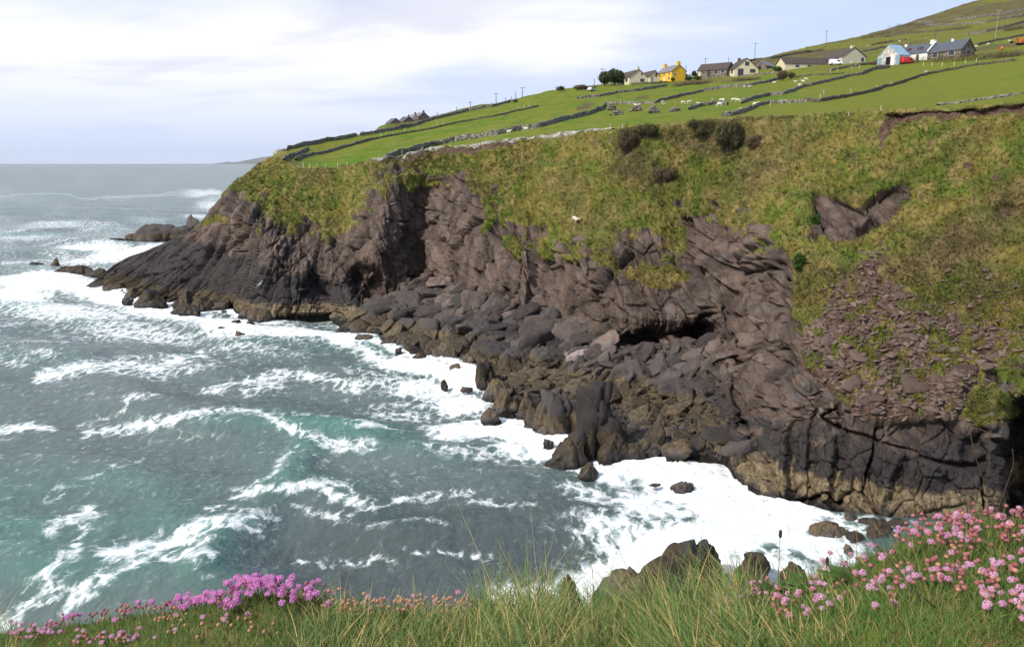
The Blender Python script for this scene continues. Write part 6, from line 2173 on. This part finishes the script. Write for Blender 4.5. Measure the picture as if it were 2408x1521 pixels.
o = blades("long_grass", bank(x, t_) - np.array([0, 0, .012]), L, r.uniform(.0018, .0050, len(x)), lean, M_LONG, 42)
tag(o, "long wind blown green and straw grass along the foreground bank", "grass")
# sparse taller flowering stalks
x = np.concatenate([r.uniform(690, 1780, 150), r.uniform(1820, 2380, 26), r.uniform(0, 330, 16)])
t_ = r.uniform(0, .45, len(x))
o = blades("grass_stalk", bank(x, t_), np.interp(x, [0, 800, 1200, 1500, 1800, 2300], [.15, .19, .27, .25, .19, .15]) * r.uniform(.7, 1.25, len(x)), r.uniform(.0012, .002, len(x)), np.stack([r.normal(0, .2, len(x)), r.normal(0, .1, len(x)), 0 * x], -1), blade_mat("dry_stalk", ((.16, .10, .06), (.12, .15, .04)), (.38, .25, .12), .4), 43, 5, .3)
tag(o, "thin dry grass stalks rising above the foreground grass", "grass")
n = 90000
x = r.uniform(-150, 2560, n)
t_ = r.uniform(-.02, .86, n).clip(0, 1)
L = .028 * np.exp(r.normal(0, .45, n)) * (1 + .6 * fbm(np.stack([x / 40, t_ * 5, x * 0], -1), 3, .5, 320)) * np.interp(x, [690, 760, 1650, 1800], [1, 1.4, 1.4, 1])
o = blades("turf", bank(x, t_) - np.array([0, 0, .004]), L, r.uniform(.0012, .0024, n), np.stack([r.normal(0, .3, n), r.normal(0, .3, n), 0 * x], -1), M_SHORT, 44, 2, .4)
tag(o, "short springy turf covering the foreground bank", "grass")

# ------------------------------------------------------------------ sea thrift: cushions with their flowers
def petal_mat(name, a, b):
    m, nt, out = new_mat(name)
    tc = nt.n('ShaderNodeTexCoord').outputs['Object']
    rr_ = nt.n('ShaderNodeObjectInfo').outputs['Random']
    nz = nt.noise(tc, 160, 3, .6)
    c = nt.mix(nt.math('ADD', nt.math('MULTIPLY', rr_, .55), nt.math('MULTIPLY', nz, .5)), a, b)
    bs = principled(nt, None, c, .6, None, .2)
    tr = nt.n('ShaderNodeBsdfTranslucent', ins={'Color': c})
    mx = nt.n('ShaderNodeMixShader', ins={0: .25})
    nt.t.links.new(bs.outputs[0], mx.inputs[1])
    nt.t.links.new(tr.outputs[0], mx.inputs[2])
    nt.t.links.new(mx.outputs[0], out.inputs[0])
    return m


M_PINK1 = petal_mat("magenta_pink_petal", (0.68, 0.23, 0.54), (0.86, 0.42, 0.76))
M_PINK2 = petal_mat("pale_pink_petal", (0.68, 0.30, 0.49), (0.90, 0.58, 0.76))
M_BUD1 = petal_mat("rosy_bud", (0.36, 0.10, 0.12), (0.56, 0.22, 0.24))
M_BUD2 = petal_mat("peach_bud", (0.60, 0.33, 0.18), (0.68, 0.30, 0.25))
M_STEM = simple_mat("thrift_stem", (0.17, 0.19, 0.05), .7, .3, 30)
M_CALYX = simple_mat("papery_calyx", (0.50, 0.27, 0.13), .8, .3, 40)


def bloom_mesh(seed, R, nf):
    r = random.Random(seed)
    g = G()
    for i in range(nf):
        z = 1 - 1.55 * (i + .5) / nf
        a = i * 2.39996 + r.uniform(-.3, .3)
        q = math.sqrt(max(0, 1 - z * z))
        d = Vector((math.cos(a) * q, math.sin(a) * q, z))
        c = d * R * r.uniform(.72, .95)
        u = d.cross(Vector((0.3, .2, 1))).normalized()
        v = d.cross(u)
        ph = r.uniform(0, 6)
        for k in range(5):
            t = ph + k * 2 * math.pi / 5
            e = u * math.cos(t) + v * math.sin(t)
            f = d.cross(e)
            pr = R * r.uniform(.38, .62)
            g.add([c - d * R * .12, c + e * pr * .65 + f * pr * .27 + d * R * .06, c + e * pr + d * R * r.uniform(.0, .42), c + e * pr * .65 - f * pr * .27 + d * R * .06], [(0, 1, 2, 3)])
    g.ell((0, 0, -R * .15), (R * .6, R * .6, R * .6), 8, 6)
    return g.mesh("flower", True)


def bud_mesh(seed, R):
    g = G()
    r = random.Random(seed)
    g.ell((0, 0, 0), (R, R, R * .86), 10, 7, .08, seed)
    for i in range(16):
        a = i * 2.4
        z = 1 - 1.3 * i / 16
        q = math.sqrt(max(0, 1 - z * z))
        g.ell((math.cos(a) * q * R * .8, math.sin(a) * q * R * .8, z * R * .72), (R * .3, R * .3, R * .36), 5, 4)
    return g.mesh("bud", True)


def with_mats(fn, args, mat):
    out = []
    for s in range(3):
        me = fn(s + 1, *args)
        me.materials.append(mat)
        out.append(me)
    return out


FL = {'p1': with_mats(bloom_mesh, (.0108, 20), M_PINK1), 'p2': with_mats(bloom_mesh, (.0100, 20), M_PINK2), 'b1': with_mats(bud_mesh, (.0066,), M_BUD1), 'b2': with_mats(bud_mesh, (.0064,), M_BUD2)}
g = G(); g.tube([(0, 0, 0), (.004, 0, -.35), (.002, .002, -.7), (0, 0, -1)], [.0009, .0010, .0011, .0012], 5)
STEM_ME = g.mesh("stem", True); STEM_ME.materials.append(M_STEM)
g = G(); g.tube([(0, 0, -.0105), (0, 0, -.0035)], [.0022, .0058], 7)
CALYX_ME = g.mesh("calyx", True); CALYX_ME.materials.append(M_CALYX)


def cushion_mesh(base, cx0, cx1, seed):
    """short needle leaves of the cushion under the flowers"""
    r = np.random.RandomState(seed)
    n = 300
    k = r.randint(0, len(base), n)
    P = base[k] + r.normal(0, .022, (n, 3)) * np.array([1, 1, 0])
    d = r.normal(0, .5, (n, 3)) + np.array([0, 0, 1.0])
    d /= np.linalg.norm(d, axis=1, keepdims=True)
    s = np.cross(d, r.normal(size=(n, 3)))
    s /= np.linalg.norm(s, axis=1, keepdims=True)
    L = r.uniform(.015, .034, (n, 1))
    V = np.stack([P - s * .0011 - d * .004, P + s * .0011 - d * .004, P + d * L], 1)
    me = np_mesh("leaf_cushion", V.reshape(-1, 3), np.arange(3 * n).reshape(-1, 3), smooth=False)
    set_attr(me, 'tone', np.repeat(r.uniform(0, .8, n), 3))
    set_attr(me, 'tip', np.tile([0., 0., .5], n))
    return me


CL = [
    # x0, x1, base rows, n, share of open flowers, kinds, stem length, label
    (425, 560, 1420, 1452, 62, .80, ('p1', 'b1'), (.035, .075), "dense magenta thrift cushion on the left slope of the mound"),
    (545, 672, 1402, 1428, 70, .86, ('p1', 'b1'), (.06, .105), "tallest magenta thrift cushion crowning the mound"),
    (650, 765, 1408, 1445, 40, .50, ('p1', 'b1'), (.05, .10), "thrift cushion with dark red buds at the right end of the mound"),
    (285, 425, 1445, 1465, 42, .18, ('p1', 'b1'), (.04, .085), "thrift cushion of long stemmed rosy buds left of the mound"),
    (140, 280, 1470, 1488, 28, .14, ('p1', 'b1'), (.04, .085), "thinly budded thrift cushion farther left with one pink head"),
    (20, 150, 1484, 1518, 44, .55, ('p2', 'b1'), (.03, .06), "pale pink thrift cushion in the bottom left corner"),
    (140, 330, 1500, 1525, 48, .42, ('p2', 'b1'), (.02, .045), "low mixed thrift cushion along the bottom edge on the left"),
    (360, 660, 1462, 1515, 40, .12, ('p2', 'b2'), (.02, .05), "sparse peach budded thrift on the bare patch under the mound"),
    (770, 960, 1440, 1472, 74, .05, ('p2', 'b2'), (.055, .10), "peach coloured bud cushion amid straw grass"),
    (930, 1110, 1438, 1470, 78, .10, ('p2', 'b2'), (.05, .10), "peach and pink bud cushion left of the long grass tussock"),
    (1690, 1830, 1396, 1452, 46, .60, ('p2', 'b1'), (.03, .07), "pale pink thrift at the edge of the long grass, left of the plantain"),
    (1800, 1965, 1392, 1470, 54, .60, ('p2', 'b1'), (.03, .07), "open pink thrift in front of the plantain leaves"),
    (1940, 2095, 1318, 1420, 40, .42, ('p2', 'b1'), (.04, .09), "thrift between the plantain and the crest of the right mound"),
    (2105, 2260, 1258, 1330, 84, .26, ('p2', 'b1'), (.05, .10), "budded thrift on the left crest of the right mound"),
    (2245, 2425, 1238, 1320, 96, .22, ('p2', 'b1'), (.05, .10), "most crowded thrift at the top right, mostly rosy buds"),
    (2100, 2250, 1330, 1405, 56, .46, ('p2', 'b1'), (.03, .06), "pink thrift midway down the right mound under the dead twig"),
    (2230, 2425, 1325, 1410, 56, .24, ('p2', 'b1'), (.03, .06), "scattered budded thrift midway down at the right edge"),
    (2285, 2425, 1405, 1475, 28, .60, ('p2', 'b1'), (.025, .05), "small pink thrift tuft near the bottom right corner"),
    (2040, 2110, 1410, 1460, 8, .60, ('p2', 'b1'), (.03, .05), "few thrift heads alone on the lower right turf"),
    (1600, 1720, 1430, 1480, 16, .70, ('p2', 'b2'), (.03, .06), "thin thrift half buried in the long grass"),
]
for ci, (x0, x1, y0, y1, n, po, kinds, st, lab) in enumerate(CL):
    r = np.random.RandomState(600 + ci)
    xs = r.uniform(x0, x1, n)
    ys = r.uniform(y0, y1, n)
    ts = np.array([bank_t(a, b) for a, b in zip(xs, ys)])
    B = bank(xs, ts)
    c = B.mean(0)
    t = empty("thrift_plant", c, 0, lab, "thrift plant")
    cm = cushion_mesh(B - c, x0, x1, 650 + ci)
    link("leaf_cushion", cm, M_SHORT, t)["kind"] = "stuff"
    for i in range(n):
        op = r.uniform() < po
        k = kinds[0] if op else (kinds[1] if r.uniform() < .9 else 'b2')
        L = r.uniform(*st) * (1.0 if op else .92)
        tx, ty = r.normal(0, .20), r.normal(.05, .20)
        M = Matrix.Rotation(tx, 3, 'X') @ Matrix.Rotation(ty, 3, 'Y')
        ax = M @ Vector((0, 0, 1))
        f = bpy.data.objects.new("flower" if op else "bud", FL[k][r.randint(3)])
        COL.objects.link(f)
        f.parent = t
        f.location = Vector([float(v) for v in (B[i] - c)]) + ax * L
        f.rotation_euler = (tx, ty, r.uniform(-.3, .3))
        sc = (r.uniform(.66, 1.0) if kinds[0] == 'p2' else r.uniform(.9, 1.2)) if op else r.uniform(.78, 1.1)
        f.scale = (sc, sc, sc * (r.uniform(.7, 1.0) if op else 1.0))
        s = bpy.data.objects.new("stem", STEM_ME)
        COL.objects.link(s)
        s.parent = f
        s.scale = (1, 1, (L + .01) / sc)
        if op:
            q = bpy.data.objects.new("calyx", CALYX_ME)
            COL.objects.link(q)
            q.parent = f

# ------------------------------------------------------------------ plantain, broad leaves, dead twigs
M_LEAF = simple_mat("plantain_leaf", (0.070, 0.130, 0.030), .45, .3, 25, spec=.4)
M_SEED = simple_mat("plantain_seed_head", (0.085, 0.075, 0.060), .9, .4, 90, bump=.8)
M_TWIG = simple_mat("dead_twig", (0.105, 0.075, 0.055), .85, .4, 40, bump=.5)


def leaf(g, base, tip, w, droop=.02, n=7):
    base, tip = Vector(base), Vector(tip)
    d = tip - base
    side = d.cross(Vector((0, -1, .5))).normalized()
    V, F = [], []
    for i in range(n + 1):
        t = i / n
        p = base + d * t + Vector((0, 0, -droop * t * t))
        ww = w * (math.sin(math.pi * min(1, t * .92 + .06)) ** .8) * .5 + .0004
        V += [p - side * ww, p + Vector((0, .0, -.12 * ww)), p + side * ww]
    for i in range(n):
        a = i * 3
        F += [(a, a + 1, a + 4, a + 3), (a + 1, a + 2, a + 5, a + 4)]
    g.add(V, F)


def plantain(x, y, leaves, heads, label, seed):
    t_b = bank_t(x, y)
    B = bank(np.array([float(x)]), np.array([t_b]))[0]
    t = empty("plantain", B, 0, label, "plantain")
    r = random.Random(seed)
    for i in range(leaves):
        a = r.uniform(-.4, 3.5)
        l = r.uniform(.07, .15)
        g = G()
        leaf(g, (0, 0, 0), (math.cos(a) * l * .85, -math.sin(a) * l * .3 + .02, l * r.uniform(.25, .8)), r.uniform(.014, .024), r.uniform(.0, .04))
        link("leaf", g.mesh("leaf", True), M_LEAF, t)
    for (hx, hy) in heads:
        tp = P3(hx, hy, B[1]) - B
        g = G()
        g.tube([(0, 0, 0), (tp[0] * .35, tp[1] * .4, tp[2] * .5), tuple(tp)], [.0014, .0012, .001], 6)
        s = link("flower_stalk", g.mesh("flower_stalk", True), M_STEM, t)
        g = G()
        g.ell((tp[0] + .001, tp[1], tp[2] + .011), (.0062, .0062, .0155), 9, 8, .06, seed)
        link("seed_head", g.mesh("seed_head", True), M_SEED, s)


plantain(1828, 1405, 5, [(1834, 1262)], "ribwort plantain with one tall dark seed head against the surf", 1)
plantain(1930, 1395, 16, [(1944, 1326)], "broad rosette of ribwort leaves among pink thrift", 2)
plantain(2010, 1372, 9, [], "ribwort leaf tuft on the slope right of the rosette", 3)
plantain(1408, 1440, 2, [], "single upright plantain leaf at the grass edge by the pointed rock", 4)


def twig(pts, r0, label, side=(), dY=0.0):
    (bx, by) = pts[-1]
    tb = bank_t(bx, by)
    B = bank(np.array([float(bx)]), np.array([tb]))[0]
    Y0 = B[1] + dY
    P = [P3(x, y, Y0) for x, y in pts]
    P[-1] = B - np.array([0, 0, .01])
    g = G()
    g.tube([p - B for p in P], list(np.linspace(r0 * .35, r0 * .62, len(P))), 6)
    o = link("dead_twig", g.mesh("dead_twig", True), M_TWIG, loc=B)
    tag(o, label, "twig")
    for s in side:
        g = G()
        Q = [P3(x, y, Y0 + .01 * i) - B for i, (x, y) in enumerate(s)]
        g.tube(Q, list(np.linspace(r0 * .5, r0 * .25, len(Q))), 5)
        link("side_twig", g.mesh("side_twig", True), M_TWIG, o)


Z6 = lambda p: (1774.4 + p[0] * .2708, 1109 + p[1] * .2708)
Z5 = lambda p: (1267.4 + p[0] * .2632, 1172.4 + p[1] * .2632)
twig([Z6(p) for p in ((946, 30), (950, 120), (1010, 260), (1120, 430), (1200, 560), (1310, 700))], .0022, "dead stalk leaning left in front of the tide band of the rock wall", [[Z6((950, 120)), Z6((935, 90))]])
twig([Z6(p) for p in ((955, 430), (1000, 540), (1080, 660), (1200, 790), (1330, 960), (1420, 1060), (1580, 1170))], .0026, "long bare twig lying down the right mound to the lower turf")
twig([(2280, 1010), (2290, 1060), (2306, 1112), (2326, 1152), (2342, 1205), (2350, 1250)], .0026, "tall bare stem crossing the dark gap, left one of a V", [[(2338, 1190), (2334, 1172), (2340, 1160)]])
twig([(2381, 1055), (2384, 1088), (2371, 1130), (2350, 1185), (2344, 1250)], .0022, "bare stem crossing the dark gap, right one of a V", [[(2378, 1110), (2384, 1100)]])
twig([(2265, 1143), (2270, 1165), (2275, 1205), (2278, 1250)], .0030, "short thick grey stem sticking out of the crowded thrift")
twig([Z6(p) for p in ((1480, 210), (1475, 270), (1490, 340), (1500, 470))], .0016, "short thin twig on the left crest of the right mound")
twig([Z5(p) for p in ((655, 350), (720, 470), (800, 640), (850, 740), (890, 900), (900, 1000))], .0026, "dark dead stem leaning left above the sloping brown rock", [[Z5((720, 470)), Z5((680, 400)), Z5((630, 340)), Z5((600, 318))]])
twig([Z6(p) for p in ((620, 650), (720, 770), (800, 900), (830, 960), (880, 1100))], .0018, "reddish twig slanting through the thrift right of the rosette")
twig([Z6(p) for p in ((590, 540), (650, 640), (720, 700), (800, 790), (860, 900))], .0016, "thin dark twig above the ribwort rosette")

# =================================================================== AIR
hz = G()
hz.box(-110000, 110000, -2500, 20500, -6.0, 330.0)
hm, hn, ho = new_mat("sea_air")
hv = hn.n('ShaderNodeVolumePrincipled', ins={'Color': (0.86, 0.91, 1.0), 'Density': 0.000022, 'Anisotropy': 0.3})
hn.t.links.new(hv.outputs[0], ho.inputs['Volume'])
tag(link("haze", hz.mesh("haze"), hm), "thin sea haze over the whole bay", "haze", kind="stuff")
